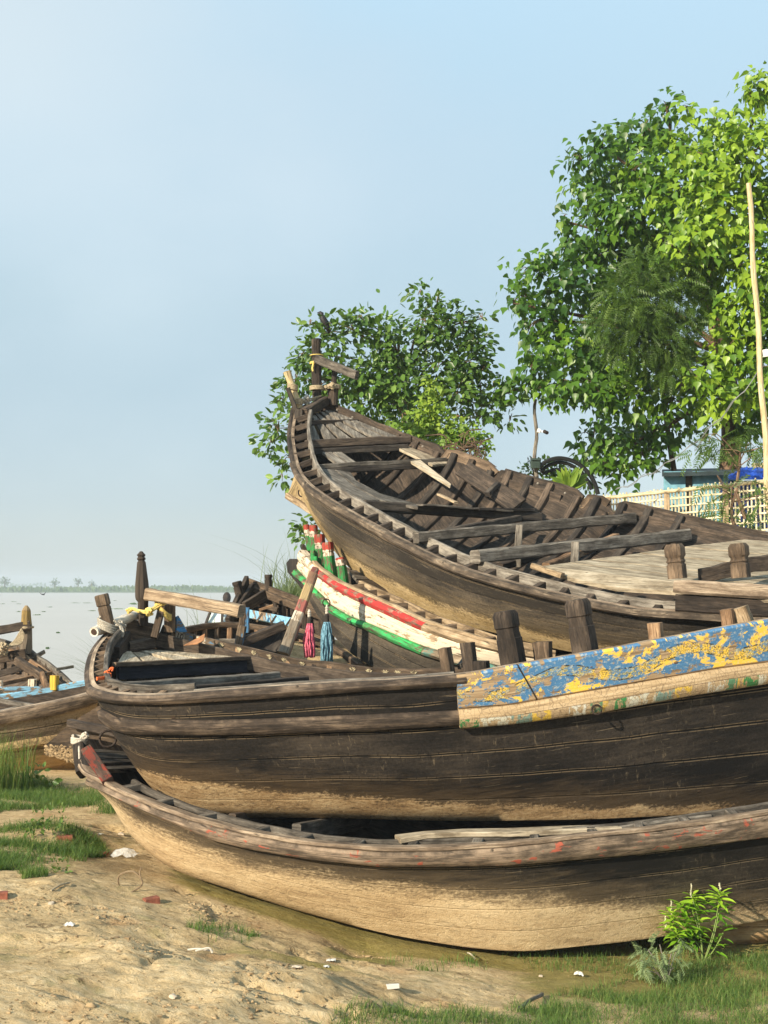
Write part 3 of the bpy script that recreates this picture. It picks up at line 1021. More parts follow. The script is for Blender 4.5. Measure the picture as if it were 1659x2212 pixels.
# ================================================================== middle boat
b2 = thing('wooden_boat', 'middle black-tarred boat stacked on the lowest one, with flaking blue and yellow painted board', 'boat', P(800, 1770, 10.3))
G2 = [(238, 1360, 11.75), (205, 1400, 11.15), (193, 1440, 10.65), (196, 1477, 10.3), (216, 1489, 10.12), (262, 1499, 9.95), (343, 1500, 9.82),
      (494, 1489, 9.74), (681, 1476, 9.7), (860, 1467, 9.71), (1005, 1454, 9.74), (1097, 1438, 9.78), (1290, 1405, 9.9), (1450, 1375, 10.05),
      (1659, 1337, 10.3), (1950, 1290, 10.7)]
K2 = [(264, 1600, 11.6), (264, 1602, 11.2), (284, 1641, 10.95), (314, 1687, 10.75), (353, 1728, 10.6), (398, 1752, 10.45), (450, 1765, 10.35),
      (600, 1766, 10.25), (757, 1768, 10.2), (900, 1772, 10.2), (1030, 1773, 10.22), (1130, 1772, 10.25), (1300, 1769, 10.3), (1460, 1761, 10.45),
      (1659, 1751, 10.7), (1950, 1727, 11.1)]
F2 = [(262, 1348, 12.0), (285, 1354, 12.1), (310, 1360, 12.2), (340, 1366, 12.25), (384, 1378, 12.2), (430, 1389, 12.15), (500, 1404, 12.1),
      (600, 1430, 12.0), (740, 1450, 11.9), (860, 1456, 11.85), (1000, 1456, 11.8), (1097, 1448, 11.8), (1290, 1422, 11.8), (1450, 1402, 11.85),
      (1659, 1375, 11.9), (1950, 1335, 12.1)]
h2 = Hull(G2, K2, F2, th=0.035, cz=0.54, cin=0.16)
MUD2 = [(240, 1612), (288, 1654), (400, 1676), (548, 1697), (780, 1717), (912, 1727), (1097, 1736), (1402, 1741), (1659, 1735)]
h2.build([M['hull_tar'], M['inside'], M['rail_worn']], b2, MUD2)
iE = h2.station_px(1012)
mb = MB()
h2.strip(mb, 0, iE, 0.0, [(193, 1462), (197, 1489), (212, 1508), (260, 1517), (343, 1520), (494, 1512), (548, 1509), (800, 1491), (1018, 1480)], 0.042)
mb.build('gunwale', M['rail_dark'], b2)
mb = MB()
iS = h2.station_px(985, .3)
h2.strip(mb, 13, iS, [(214, 1530), (231, 1537), (251, 1549), (330, 1554), (463, 1555), (548, 1553), (813, 1542), (990, 1534)],
         [(220, 1555), (245, 1572), (281, 1582), (397, 1585), (548, 1584), (813, 1575), (995, 1564)], 0.038)
mb.build('rub_rail', M['rail_dark'], b2)
mb = MB()
BB = [(985, 1529), (1097, 1520), (1334, 1479), (1547, 1442), (1659, 1428), (1950, 1372)]
h2.strip(mb, iE - 1, h2.n - 1, 0.0, BB, 0.045, norm_v=True, bulge=0.05)
mb.build('painted_board', M['board_paint'], b2)
mb = MB()
h2.strip(mb, iS + 0, h2.n - 1, BB, [(985, 1567), (1097, 1559), (1300, 1533), (1470, 1501), (1659, 1472), (1950, 1415)], 0.07, norm_v=True, bulge=0.2)
mb.build('rub_rail', M['rail_paint'], b2)
# inner wale and ribs round the bow
ladder(h2, b2, 1, h2.station_px(420), 0.125, 0.01, M['wood_grey'], M['wood_brown'], 0.04, 0.10, 0.125, (0.05, 0.05), 0.0, 0.03)
# near side inner lining to the right
rail([h2.inrail(i, 0.10, -0.01) for i in range(h2.station_px(400), iE)], 0.05, 0.05, M['wood_grey'], b2, 'inner_rail')
# far side: rail with painted marks, ribs, inner plank
fr = [P(350, 1359, 12.2), P(384, 1372, 12.18), P(470, 1393, 12.1), P(548, 1411, 12.0), P(610, 1426, 11.95), P(658, 1436, 11.9), P(714, 1440, 11.88), P(793, 1451, 11.84), P(900, 1455, 11.8), P(1000, 1452, 11.8)]
frs = catmull(fr, 4)
rail(frs, 0.06, 0.085, M['wood_brown'], b2, 'far_gunwale')
lo = catmull([P(329, 1380, 12.05), P(384, 1394, 12.02), P(470, 1415, 11.95), P(548, 1434, 11.88), P(640, 1452, 11.8), P(760, 1466, 11.7), P(900, 1474, 11.6)], 4)
rail(lo, 0.04, 0.13, M['wood_dark'], b2, 'inner_plank')
for k in range(15):
    t = (k + .5) / 15 * (len(frs) - 3)
    p = frs[int(t)].lerp(frs[int(t) + 1], t % 1)
    part_beam('rib', p + V((0.0, 0.0, 0.05)) - UP * 0.02, p + V((0.02, -0.06, -0.22)), 0.05, 0.05, M['wood_warm' if k % 3 == 1 else 'wood_dark'], b2, V((1, 0, 0)))
M['p_dim'] = wood('dim_white_paint', (0.05, 0.035, 0.022), (0.14, 0.10, 0.065), (0.3, 0.22, 0.14), paint=(0.50, 0.42, 0.26), chips=0.47, psc=20, dirt=0.8)
marks = [(481, 1399), (520, 1408), (551, 1414), (585, 1422), (617, 1430), (655, 1438), (763, 1448), (798, 1453), (833, 1455), (859, 1456), (894, 1457)]


def fr_at(px):
    for a, b in zip(frs, frs[1:]):
        xa, xb = proj(a)[0], proj(b)[0]
        if xa <= px <= xb:
            return a.lerp(b, (px - xa) / (xb - xa)), (b - a).normalized()
    return frs[-1], V((1, 0, 0))


def mark_mb(px, w, h, petals):
    mb = MB()
    p, d = fr_at(px)
    fwd = d.cross(UP).normalized()
    if fwd.y > 0:
        fwd = -fwd
    c = p + fwd * 0.0375
    if petals:
        for a in (-1.0, -.5, 0, .5, 1.0):
            e = d * math.sin(a) * h * .55 + UP * (math.cos(a) * h * .5)
            t = e.normalized().cross(fwd)
            mb.slab([c - UP * h * .28, c + e * .5 - t * h * .11, c + e, c + e * .5 + t * h * .11], 0.004, d, 0, fwd)
        mb.slab([c - UP * h * .5 - d * w * .3, c - UP * h * .5 + d * w * .3, c - UP * h * .34 + d * w * .3, c - UP * h * .34 - d * w * .3], 0.004, d, 0, fwd)
    else:
        mb.slab([c - d * w / 2 - UP * h / 2, c + d * w / 2 - UP * h / 2, c + d * w / 2 + UP * h / 2, c - d * w / 2 + UP * h / 2], 0.006, d, 0, fwd)
    return mb, c, d, fwd


for px, py in marks:
    m_, c, d, fwd = mark_mb(px, 0.06, 0.066, True)
    m_.build('painted_mark', M['p_dim'], b2)


def text_mesh(txt, c, d, up, nrm, size, mat, parent, name):
    cu = bpy.data.curves.new('lettering', 'FONT')
    cu.body = txt
    cu.size = size
    cu.extrude = 0.001
    cu.align_x = 'CENTER'
    cu.align_y = 'CENTER'
    to = bpy.data.objects.new('lettering', cu)
    C.objects.link(to)
    dg = bpy.context.evaluated_depsgraph_get()
    me = bpy.data.meshes.new_from_object(to.evaluated_get(dg))
    bpy.data.objects.remove(to)
    po = V(parent.parent.location)
    for v in me.vertices:
        q = c + d * v.co.x + up * v.co.y + nrm * (v.co.z + 0.004) - po
        v.co = q
    me.materials.clear()
    me.materials.append(mat)
    o = bpy.data.objects.new(name, me)
    C.objects.link(o)
    o.parent = parent
    return o


M['ink'] = plain('brown_ink', (0.10, 0.05, 0.03), 0.8)
for px, t in ((392, '10'), (437, '9')):
    m_, c, d, fwd = mark_mb(px, 0.085, 0.075, False)
    pmk = m_.build('painted_mark', M['p_white'], b2)
    text_mesh(t, c, d, fwd.cross(d) * (1 if fwd.cross(d).z > 0 else -1), fwd, 0.07, M['ink'], pmk, 'number')
for px in (408, 455):
    m_, c, d, fwd = mark_mb(px, 0.10, 0.075, False)
    m_.build('painted_mark', M['p_bluebrown'], b2)
# bow deck, bulkhead, thwart
planks(P(268, 1408, 11.55), P(247, 1434, 10.72), P(546, 1419, 11.95), P(345, 1403, 12.05), 5, 0.035, M['wood_pale'], b2, 'bow_deck', 0.006, 0.004)
mb = MB()
mb.beam(P(246, 1436, 10.68), P(548, 1421, 11.93), 0.05, 0.035, UP)
mb.build('deck_edge', M['wood_brown'], b2)
mb = MB()
mb.beam(P(254, 1454, 10.75), P(552, 1438, 11.98), 0.04, 0.105, UP)
mb.build('bulkhead', M['wood_navy'], b2)
part_beam('thwart', P(256, 1483, 10.42), P(600, 1460, 11.7), 0.07, 0.065, M['wood_grey'], b2)
part_beam('thwart', P(300, 1497, 10.2), P(660, 1468, 11.5), 0.08, 0.05, M['wood_dark'], b2)
part_beam('bow_block', P(268, 1397, 11.65), P(322, 1390, 11.9), 0.15, 0.085, M['wood_dark'], b2)
mb = MB()
mb.slab([P(268, 1338, 11.95), P(330, 1350, 12.15), P(330, 1384, 12.1), P(268, 1384, 11.9)], 0.04, None)
mb.build('bow_plank', M['wood_brown'], b2)
part_beam('bow_knee', P(250, 1415, 11.2), P(275, 1380, 11.75), 0.06, 0.13, M['wood_dark'], b2)
# bow posts
mb = MB()
bx = [(309, 1352), (309, 1300), (308, 1293), (307, 1287), (306.5, 1262), (305.5, 1215), (305.3, 1211), (305.2, 1208.5), (305.2, 1206), (305, 1203), (305, 1199), (305, 1191)]
br = [.050, .050, .066, .067, .065, .042, .030, .042, .042, .031, .043, .012]
hexpost(mb, [P(x, y, 12.0) for x, y in bx], [r * .92 for r in br], 8)
mb.build('bow_post', M['wood_dark'], b2)
mb = MB()
carved_post(mb, P(239, 1372, 11.62), P(219, 1284, 11.6), 0.095, 0.095, V((0, 1, 0.1)), [(0, 1), (0.68, 1), (0.70, .9), (0.72, .9), (0.74, 1.1), (0.97, 1.12), (1, 1.0)])
mb.build('bow_post', M['wood_brown'], b2)
part_beam('cross_beam', P(319, 1283, 11.95), P(522, 1320, 11.35), 0.085, 0.10, M['wood_beam'], b2, jit=0.012)
part_beam('strut', P(367, 1364, 12.05), P(367, 1304, 12.0), 0.095, 0.08, M['wood_brown'], b2, V((0, 1, 0.1)))
part_beam('strut', P(333, 1378, 11.8), P(352, 1304, 11.92), 0.06, 0.055, M['wood_brown'], b2, V((0, 1, 0.1)))
mb = MB()
mb.slab([P(377, 1334, 12.05), P(381, 1331, 12.1), P(400, 1366, 12.1), P(377, 1366, 12.05)], 0.03)
mb.build('gusset', M['p_blue'], b2)
# big posts and rib heads standing behind the painted board
for (bx_, by, tx, ty, w, Y) in ((1111, 1444, 1090, 1320, 0.155, 10.02), (1266, 1418, 1246, 1295, 0.160, 10.1)):
    mb = MB()
    carved_post(mb, P(bx_, by, Y), P(tx, ty, Y), w, w * .95, V((0.75, 1, 0.1)), [(0, 1.02), (0.52, 1.0), (0.53, .93), (0.56, .93), (0.62, .88), (0.70, .90), (0.72, 1), (0.93, 1), (1, .8)])
    mb.build('mooring_post', M['wood_dark'], b2)
for k, (x0, x1, y0, y1, dx, Y, mt) in enumerate(((1153, 1190, 1386, 1425, 0, 10.1, 'wood_brown'), (1402, 1430, 1345, 1388, -2, 10.2, 'wood_warm'), (1560, 1585, 1316, 1358, -3, 10.4, 'wood_warm'),
                                                 (1592, 1628, 1313, 1352, -14, 10.42, 'wood_tan'), (955, 978, 1400, 1456, -6, 10.05, 'wood_brown'), (1000, 1026, 1388, 1452, -4, 10.05, 'wood_dark'),
                                                 (1020, 1052, 1428, 1452, 2, 10.0, 'wood_dark'))):
    cx = (x0 + x1) / 2
    part_beam('rib', P(cx + 4, y1 + 6, Y), P(cx + dx, y0, Y), (x1 - x0) / 3000 * Y, 0.085, M[mt], b2, V((0.6, 1, 0.1)), 0.12)
part_beam('strut', P(992, 1440, 10.1), P(1012, 1412, 10.3), 0.03, 0.04, M['wood_grey'], b2)
# rings
r_ = h2.near(9, h2.frac_py(9, 1570))
ring(P(233, 1596, 10.75), 0.062, 0.010, V((0.15, -1, 0.05)), M['iron'], b2)
ist = h2.station_px(1290, .4)
pr = P(1289, 1533, h2.near(ist, .35).y - 0.12)
ring(pr, 0.034, 0.0065, V((0.1, -1, 0.25)), M['iron'], b2)
# stem plank on the far side of the bow
mb = MB()
mb.slab([P(318, 1552, 11.55), P(213, 1524, 11.9), P(151, 1562, 12.3), P(96, 1611, 12.75), P(102, 1624, 12.75), P(170, 1648, 12.4), P(300, 1640, 11.5)], 0.07, V((1, -.3, .6)), 0, V((-.35, -1, .45)))
stem2 = mb.build('stem_plank', M['wood_brown'], b2)
part_beam('batten', P(151, 1562, 12.22), P(285, 1588, 11.5), 0.06, 0.07, M['wood_dark'], stem2, taper=1.1)
mb = MB()
rr = random.Random(5)
for k in range(420):
    t = rr.random()
    a, b = P(100, 1608, 12.66).lerp(P(205, 1622, 12.1), t), P(100, 1626, 12.68).lerp(P(190, 1655, 12.2), t)
    q = a.lerp(b, rr.random() ** .7) + V((rr.uniform(-.02, .02), -.02, rr.uniform(-.02, .02)))
    mb.blob(q, rr.uniform(.005, .016), rings=3, seg=5, squash=(1.3, .35, .8), jit=.7)
M['barnacle'] = plain('barnacle_crust', (0.27, 0.19, 0.105), 0.9, 0.7, 30, 0.5)
mb.build('barnacle_crust', M['barnacle'], stem2)
# dark rivet heads on the tarred side
# bamboo, ropes, cloth tied on the bow (separate things)
M['bamboo_end'] = plain('bamboo_hollow', (0.05, 0.03, 0.02), 0.9)
mb = MB()
p0, p1 = P(203, 1365, 11.45), P(304, 1325, 12.15)
pl = [p0.lerp(p1, i / 24) for i in range(25)]
mb.tube(pl, 0.042, 14, scale=[1.12 if i in (3, 4, 15) else 1.0 for i in range(25)])
o = mb.build('bamboo_pole', M['bamboo_white'])
tag(o, 'pale bamboo pole lashed across the bow of the middle boat', 'bamboo pole')
mb = MB()
d = (p0 - p1).normalized()
mb.tube([p0 + d * 0.002, p0 + d * 0.006], 0.026, 12)
mb.build('hollow_end', M['bamboo_end'], o)
mb = MB()
for k in range(4):
    coil(mb, P(352, 1325 - 3.4 * k, 11.96), P(354, 1323 - 3.4 * k, 11.96), 0.088, 1.05, 0.011, 0.03)
knot(mb, P(322, 1322, 11.8), 0.040, 0.009, 4, 26)
strand(mb, [P(322, 1322, 11.82), P(300, 1319, 11.9), P(285, 1314, 11.95), P(272, 1319, 11.95)], 0.012)
strand(mb, [P(322, 1324, 11.82), P(303, 1322, 11.9), P(288, 1317, 11.95), P(276, 1324, 11.9)], 0.012)
strand(mb, [P(322, 1320, 11.82), P(338, 1309, 11.86), P(357, 1300, 11.9)], 0.012)
strand(mb, [P(324, 1323, 11.82), P(340, 1312, 11.86), P(360, 1303, 11.9)], 0.012)
tag(mb.build('rope', M['rope_yellow']), 'yellow rope knotted round the bow struts of the middle boat', 'rope', 'ropes tied on the boats')
mb = MB()
for k in range(4):
    coil(mb, P(233, 1362 - 5.2 * k, 11.55), P(235, 1358 - 5.2 * k, 11.55), 0.088, 1.05, 0.010, 0.12)
knot(mb, P(260, 1352, 11.6), 0.05, 0.012, 8, 22)
strand(mb, [P(246, 1340, 11.5), P(258, 1350, 11.52), P(262, 1364, 11.5), P(259, 1380, 11.5)], 0.011)
strand(mb, [P(249, 1342, 11.5), P(262, 1354, 11.52), P(266, 1366, 11.5), P(264, 1376, 11.5)], 0.011)
tag(mb.build('rope', M['rope_grey']), 'grey rope lashing the bamboo pole to the left bow post of the middle boat', 'rope', 'ropes tied on the boats')
mb = MB()
knot(mb, P(233, 1456, 10.4), 0.028, 0.007, 11, 12)
for k in range(3):
    strand(mb, [P(240, 1455 + k * 3, 10.42), P(225, 1462 + k * 2, 10.36), P(209, 1464 + k * 2, 10.3)], 0.007)
strand(mb, [P(234, 1456, 10.42), P(238, 1445, 10.42), P(244, 1443, 10.42), P(242, 1450, 10.42)], 0.008)
tag(mb.build('cloth', M['cloth_orange']), 'orange cloth strip tied round the bow inner rail of the middle boat', 'cloth')
mb = MB()
mb.slab([P(397, 1395, 11.85), P(424, 1381, 11.95), P(443, 1370, 11.95), P(441, 1384, 11.85), P(427, 1392, 11.8)], 0.006)
tag(mb.build('metal_plate', M['rust_sheet']), 'rusty orange bent metal plate lying over the marked far rail', 'metal plate')

# ================================================================== tricolour boat
b3 = thing('wooden_boat', 'dark boat with green, white and red painted sides, squeezed under the topmost boat', 'boat', P(900, 1490, 12.8))
G3 = [(656, 1188, 14.4), (691, 1228, 13.95), (727, 1254, 13.6), (767, 1274, 13.3), (843, 1307, 12.85), (912, 1340, 12.5), (995, 1368, 12.15), (1078, 1390, 11.98), (1200, 1412, 11.92)]
K3 = [(645, 1252, 14.5), (668, 1297, 14.1), (690, 1337, 13.8), (722, 1375, 13.5), (762, 1414, 13.2), (830, 1454, 12.9), (920, 1490, 12.65), (1020, 1515, 12.5), (1150, 1530, 12.45)]
W3 = [.12, .55, .9, 1.15, 1.4, 1.6, 1.7, 1.7, 1.7]
G3v = [P(*p) for p in G3]
F3 = [g + V((.8, .6, -.1)) * w for g, w in zip(G3v, W3)]
h3 = Hull(G3v, K3, F3, th=0.035)
h3.build([M['hull_tri'], M['inside'], M['p_white']], b3)
LA = [(645, 1205), (690, 1245), (727, 1272), (767, 1294), (843, 1328), (912, 1359), (995, 1386), (1078, 1404), (1200, 1424)]
LB = [(640, 1222), (650, 1233), (681, 1270), (714, 1305), (754, 1329), (843, 1366), (919, 1396), (1000, 1416), (1084, 1435), (1200, 1452)]
LC = [(640, 1240), (650, 1250), (681, 1288), (714, 1323), (754, 1346), (843, 1385), (919, 1413), (1000, 1433), (1084, 1451), (1200, 1468)]
nA, nR = h3.station_px(692), h3.station_px(925)
mb = MB()
h3.strip(mb, 0, nA, 0.0, LA, 0.05)
mb.build('upper_plank', M['p_white'], b3)
mb = MB()
h3.strip(mb, nA, nR, 0.0, LA, 0.052)
mb.build('upper_plank', M['p_red'], b3)
mb = MB()
h3.strip(mb, nR, h3.n - 1, 0.0, LA, 0.05)
mb.build('upper_plank', M['wood_tan'], b3)
mb = MB()
h3.strip(mb, 0, h3.n - 1, LA, LB, 0.04)
mb.build('side_band', M['p_white'], b3)
nG = h3.station_px(925, .3)
mb = MB()
h3.strip(mb, 0, nG, LB, LC, 0.075)
mb.build('rub_rail', M['p_green'], b3)
M['p_greenworn'] = wood('worn_green_paint', (0.05, 0.035, 0.022), (0.2, 0.15, 0.1), (0.4, 0.32, 0.22), paint=(0.10, 0.24, 0.20), chips=0.50)
mb = MB()
h3.strip(mb, nG, h3.n - 1, LB, LC, 0.07)
mb.build('rub_rail', M['p_greenworn'], b3)
rail([g + UP * .01 for g in h3.G[4:]], 0.05, 0.03, M['wood_tan'], b3, 'gunwale_cap')
ladder(h3, b3, h3.station_px(745), h3.n - 3, 0.17, 0.01, M['wood_tan'], M['wood_brown'], 0.04, 0.07, 0.24, (0.07, 0.06), 0.03, 0.02)
mb = MB()
mb.slab([P(621, 1236, 14.6), P(618, 1216, 14.7), P(625, 1207, 14.7), P(641, 1207, 14.6), P(652, 1214, 14.45), P(648, 1238, 14.4), P(668, 1278, 14.2), P(655, 1276, 14.35)], 0.10, V((1, 0, -1)), 0, V((-.3, -1, .1)))
mb.build('stem', M['wood_black'], b3)
for (bx_, by, tx, ty, w, Y) in ((671, 1202, 661, 1133, .055, 14.6), (678, 1206, 677, 1134, .075, 14.5), (695, 1232, 690, 1154, .09, 14.2), (715, 1248, 707, 1171, .095, 14.0), (744, 1270, 735, 1204, .085, 13.7),
                                (679, 1222, 675, 1189, .05, 14.15), (684, 1226, 682, 1202, .04, 14.12)):
    mb = MB()
    carved_post(mb, P(bx_, by, Y), P(tx, ty, Y), w, w, V((0.5, 1, 0.1)), [(0, 1), (.5, 1), (.68, 1), (.69, .9), (.72, .9), (.73, 1.03), (.95, 1.03), (1, .85)])
    mb.build('bow_post', M['bands'], b3)
mb = MB()
mb.slab([P(750, 1237, 13.9), P(830, 1240, 14.5), P(840, 1258, 14.2), P(768, 1256, 13.6)], .03)
mb.build('deck_board', M['wood_grey'], b3)
mb = MB()
mb.slab([P(768, 1258, 13.6), P(880, 1258, 14.3), P(890, 1285, 14.1), P(800, 1288, 13.3)], .03)
mb.build('deck_board', M['wood_dark'], b3)
mb = MB()
kk = proj(G3v[0])
mb.slab([P(661, 1195, 14.45), P(650, 1186, 14.45), P(651, 1178, 14.5), P(657, 1182, 14.5)], .03)
mb.build('stem_chip', M['p_redworn'], b3)

# ================================================================== topmost boat
b4 = thing('wooden_boat', 'topmost grey-brown boat with raised bow and open broken interior, stacked above the others', 'boat', P(1000, 1350, 12.9))
G4 = [(637, 878, 16.3), (629, 936, 15.75), (634, 978, 15.25), (643, 1012, 14.85), (664, 1043, 14.45), (707, 1075, 14.0), (763, 1108, 13.6), (823, 1141, 13.25),
      (879, 1171, 12.95), (962, 1211, 12.55), (1045, 1241, 12.2), (1192, 1279, 11.75), (1368, 1313, 11.4), (1503, 1323, 11.2), (1659, 1333, 11.1), (1950, 1345, 11.0)]
K4 = [(648, 1010, 16.5), (654, 1043, 16.1), (661, 1072, 15.8), (671, 1103, 15.4), (694, 1148, 14.95), (740, 1212, 14.4), (790, 1254, 13.95), (846, 1286, 13.6),
      (912, 1320, 13.2), (995, 1350, 12.85), (1071, 1368, 12.55), (1220, 1406, 12.1), (1400, 1432, 11.8), (1530, 1440, 11.65), (1680, 1446, 11.6), (1960, 1450, 11.5)]
F4 = [(702, 867, 16.75), (770, 896, 16.6), (830, 922, 16.4), (890, 945, 16.1), (955, 967, 15.85), (1030, 993, 15.6), (1110, 1019, 15.4), (1200, 1045, 15.1),
      (1285, 1071, 14.8), (1370, 1090, 14.6), (1460, 1110, 14.4), (1600, 1142, 14.1), (1760, 1170, 13.8), (1900, 1190, 13.5), (2050, 1210, 13.3), (2300, 1240, 13.0)]
h4 = Hull(G4, K4, F4, th=0.035, kf=0.5, cin=.22, cz=.56)
MUD4 = [(640, 1010), (654, 1052), (671, 1096), (720, 1172), (813, 1241), (945, 1304), (1061, 1334), (1199, 1374), (1400, 1405), (1659, 1420)]
for i, dz in ((24, .05), (25, .13), (33, .06), (34, .12), (46, .05), (47, .12), (50, .03), (51, .15), (52, .04)):
    h4.F[i].z -= dz
h4.build([M['hull_top'], M['inside_brown'], M['rail_worn']], b4, MUD4)
mb = MB()
h4.strip(mb, 15, h4.n - 1, 0.0, 0.10, 0.05)
mb.build('gunwale', M['rail_mid'], b4)
mb = MB()
h4.strip(mb, 0, 15, 0.0, 0.07, 0.04)
mb.build('gunwale', M['rail_dark'], b4)
ladder(h4, b4, 2, h4.station_px(1452), 0.20, 0.03, M['wood_grey'], M['wood_dark'], 0.04, 0.10, 0.25, (0.075, 0.07), 0.0, 0.05)
# far side top plank in broken lengths
seg = [(0, 24, 0, 0), (25, 33, .02, 0.0), (34, 46, -.02, 0), (47, 50, .0, 0), (52, h4.n - 1, .0, 0)]
for (a, b, z0, z1) in seg:
    pts = [h4.F[i] - h4.o * 0.0 + h4.o * 0.045 + UP * (-0.075 + lerp(z0, z1, (i - a) / max(1, b - a))) for i in range(a, b + 1)]
    fgo = rail(pts, 0.035, 0.20, M['wood_brown' if a in (25, 47) else 'inside_brown'], b4, 'far_gunwale', jit=0.010)
    fgs = locals().get('fgs', []) + [fgo]
rv = MB()
for i in list(range(3, 24, 3)) + [36, 40, 44, 56, 60, 66]:
    rv.blob(h4.F[i] + h4.o * 0.065 - UP * rnd.uniform(.03, .12), 0.017, rings=4, seg=7)
rv.build('rivet_heads', M['wood_grey'], fgs[0])
# second inner plank
for a, b in ((2, 26), (30, 45), (50, 72)):
    pts = [h4.far(i, .16) + h4.o * 0.03 for i in range(a, b)]
    rail(pts, 0.03, 0.17, M['inside_brown'], b4, 'inner_plank', jit=0.006)
# splintered ends
sp = MB()
rr = random.Random(3)
for i in (24.5, 33.5, 46.5, 51):
    i0 = int(i)
    c = h4.F[i0].lerp(h4.F[min(i0 + 1, h4.n - 1)], i - i0) + h4.o * .06
    for k in range(9):
        d = V((rr.uniform(-.5, .9), rr.uniform(-.6, .2), rr.uniform(-.9, .5)))
        q = c + V((rr.uniform(-.07, .07), 0, rr.uniform(-.17, .04)))
        sp.beam(q, q + d * rr.uniform(.04, .12), rr.uniform(.008, .03), .008, V((0, 1, 0)), .1, 3, 0, 0.25)
sp.build('splinters', M['wood_tan'], b4)
# ribs up the far side
for i in (16, 20, 24, 27, 30, 33, 36, 39, 42, 46, 49, 53, 57, 61):
    pts = [h4.far(i, t) + h4.o * 0.05 + UP * 0.01 for t in (0.02, .15, .3, .45, .6, .75, .9, 1.0)]
    mb = MB()
    mb.sweep(pts, rect(0.085, 0.07, .1), h4.o, jit=0.006)
    mb.build('rib', M['wood_black' if i % 2 else 'inside_brown'], b4)
# leaning planks inside
part_beam('loose_plank', P(1000, 1012, 15.3), P(1120, 1092, 14.6), 0.22, 0.03, M['inside_brown'], b4, V((0, -1, .4)))
part_beam('loose_plank', P(1052, 1068, 14.7), P(1075, 1045, 14.9), 0.06, 0.05, M['wood_black'], b4)
# bow deck
planks(P(659, 894, 16.25), P(664, 955, 15.62), P(876, 946, 16.05), P(716, 885, 16.62), 6, 0.03, M['wood_grey'], b4, 'bow_deck', 0.008, 0.006)
part_beam('deck_batten', P(663, 914, 16.0), P(772, 911, 16.45), 0.06, 0.06, M['wood_dark'], b4)
part_beam('deck_beam', P(661, 960, 15.55), P(884, 950, 16.05), 0.09, 0.095, M['wood_dark'], b4, jit=.012)
part_beam('deck_beam', P(661, 978, 15.45), P(880, 966, 15.95), 0.06, 0.075, M['wood_black'], b4)
part_beam('thwart', P(686, 1008, 15.0), P(960, 994, 15.75), 0.10, 0.05, M['wood_grey'], b4, jit=.01)
part_beam('thwart', P(700, 1018, 15.0), P(962, 1004, 15.75), 0.07, 0.06, M['wood_black'], b4)
planks(P(686, 970, 15.58), P(731, 1005, 15.1), P(778, 1002, 15.22), P(729, 968, 15.7), 2, 0.03, M['wood_grey'], b4, 'deck_board', 0.006, 0.004, 0.02)
planks(P(851, 964, 15.92), P(932, 1003, 15.55), P(974, 999, 15.7), P(878, 962, 16.0), 1, 0.03, M['wood_pale'], b4, 'deck_board', 0.004, 0.0, 0.02)
mb = MB()
mb.slab([P(886, 1001, 15.5), P(972, 1055, 15.0), P(974, 1051, 15.02), P(908, 999, 15.56)][::-1], 0.03, V((1, -.6, -.8)))
mb.build('loose_plank', M['wood_pale'], b4)
for pts in ([(674, 1010, 14.95), (722, 1014, 15.0), (764, 1050, 14.6), (820, 1080, 14.1), (784, 1080, 13.95), (722, 1048, 14.4)],
            [(724, 1014, 15.02), (757, 1020, 15.12), (774, 1046, 14.85), (822, 1066, 14.5), (905, 1090, 14.05), (903, 1095, 13.95), (824, 1081, 14.1), (768, 1050, 14.62)]):
    mb = MB()
    q = [P(*p) for p in pts]
    nn = (q[1] - q[0]).cross(q[-1] - q[0])
    mb.slab(q if nn.z > 0 else q[::-1], 0.03, V((1, -1, -.5)))
    mb.build('deck_board', M['wood_grey'], b4)
part_beam('thwart', P(786, 1092, 13.85), P(1165, 1117, 14.75), 0.10, 0.10, M['wood_black'], b4, jit=.014)
part_beam('loose_plank', P(905, 1091, 14.0), P(1100, 1104, 14.55), 0.16, 0.02, M['wood_grey'], b4, jit=.014)
part_beam('loose_plank', P(1030, 1100, 14.3), P(1150, 1102, 14.7), 0.10, 0.03, M['wood_black'], b4)
part_beam('loose_plank', P(948, 1068, 14.6), P(985, 1086, 14.3), 0.05, 0.02, M['wood_tan'], b4)
part_beam('thwart', P(898, 1161, 12.98), P(1366, 1119, 14.45), 0.12, 0.105, M['wood_grey'], b4, jit=.012)
part_beam('thwart', P(1026, 1203, 12.45), P(1484, 1156, 14.1), 0.13, 0.12, M['wood_grey'], b4, jit=.012)
part_beam('stanchion', P(1117, 1225, 13.05), P(1122, 1134, 13.05), 0.065, 0.055, M['wood_grey'], b4, V((0, 1, .1)))
part_beam('stanchion', P(1241, 1222, 12.7), P(1243, 1171, 12.72), 0.07, 0.06, M['wood_grey'], b4, V((0, 1, .1)))
part_beam('floor_timber', P(1080, 1225, 12.9), P(1250, 1170, 13.9), 0.08, 0.07, M['wood_dark'], b4)
part_beam('floor_timber', P(1180, 1225, 12.6), P(1330, 1160, 13.9), 0.08, 0.07, M['wood_warm'], b4)
part_beam('floor_timber', P(960, 1150, 13.2), P(1120, 1120, 14.4), 0.08, 0.07, M['wood_dark'], b4)
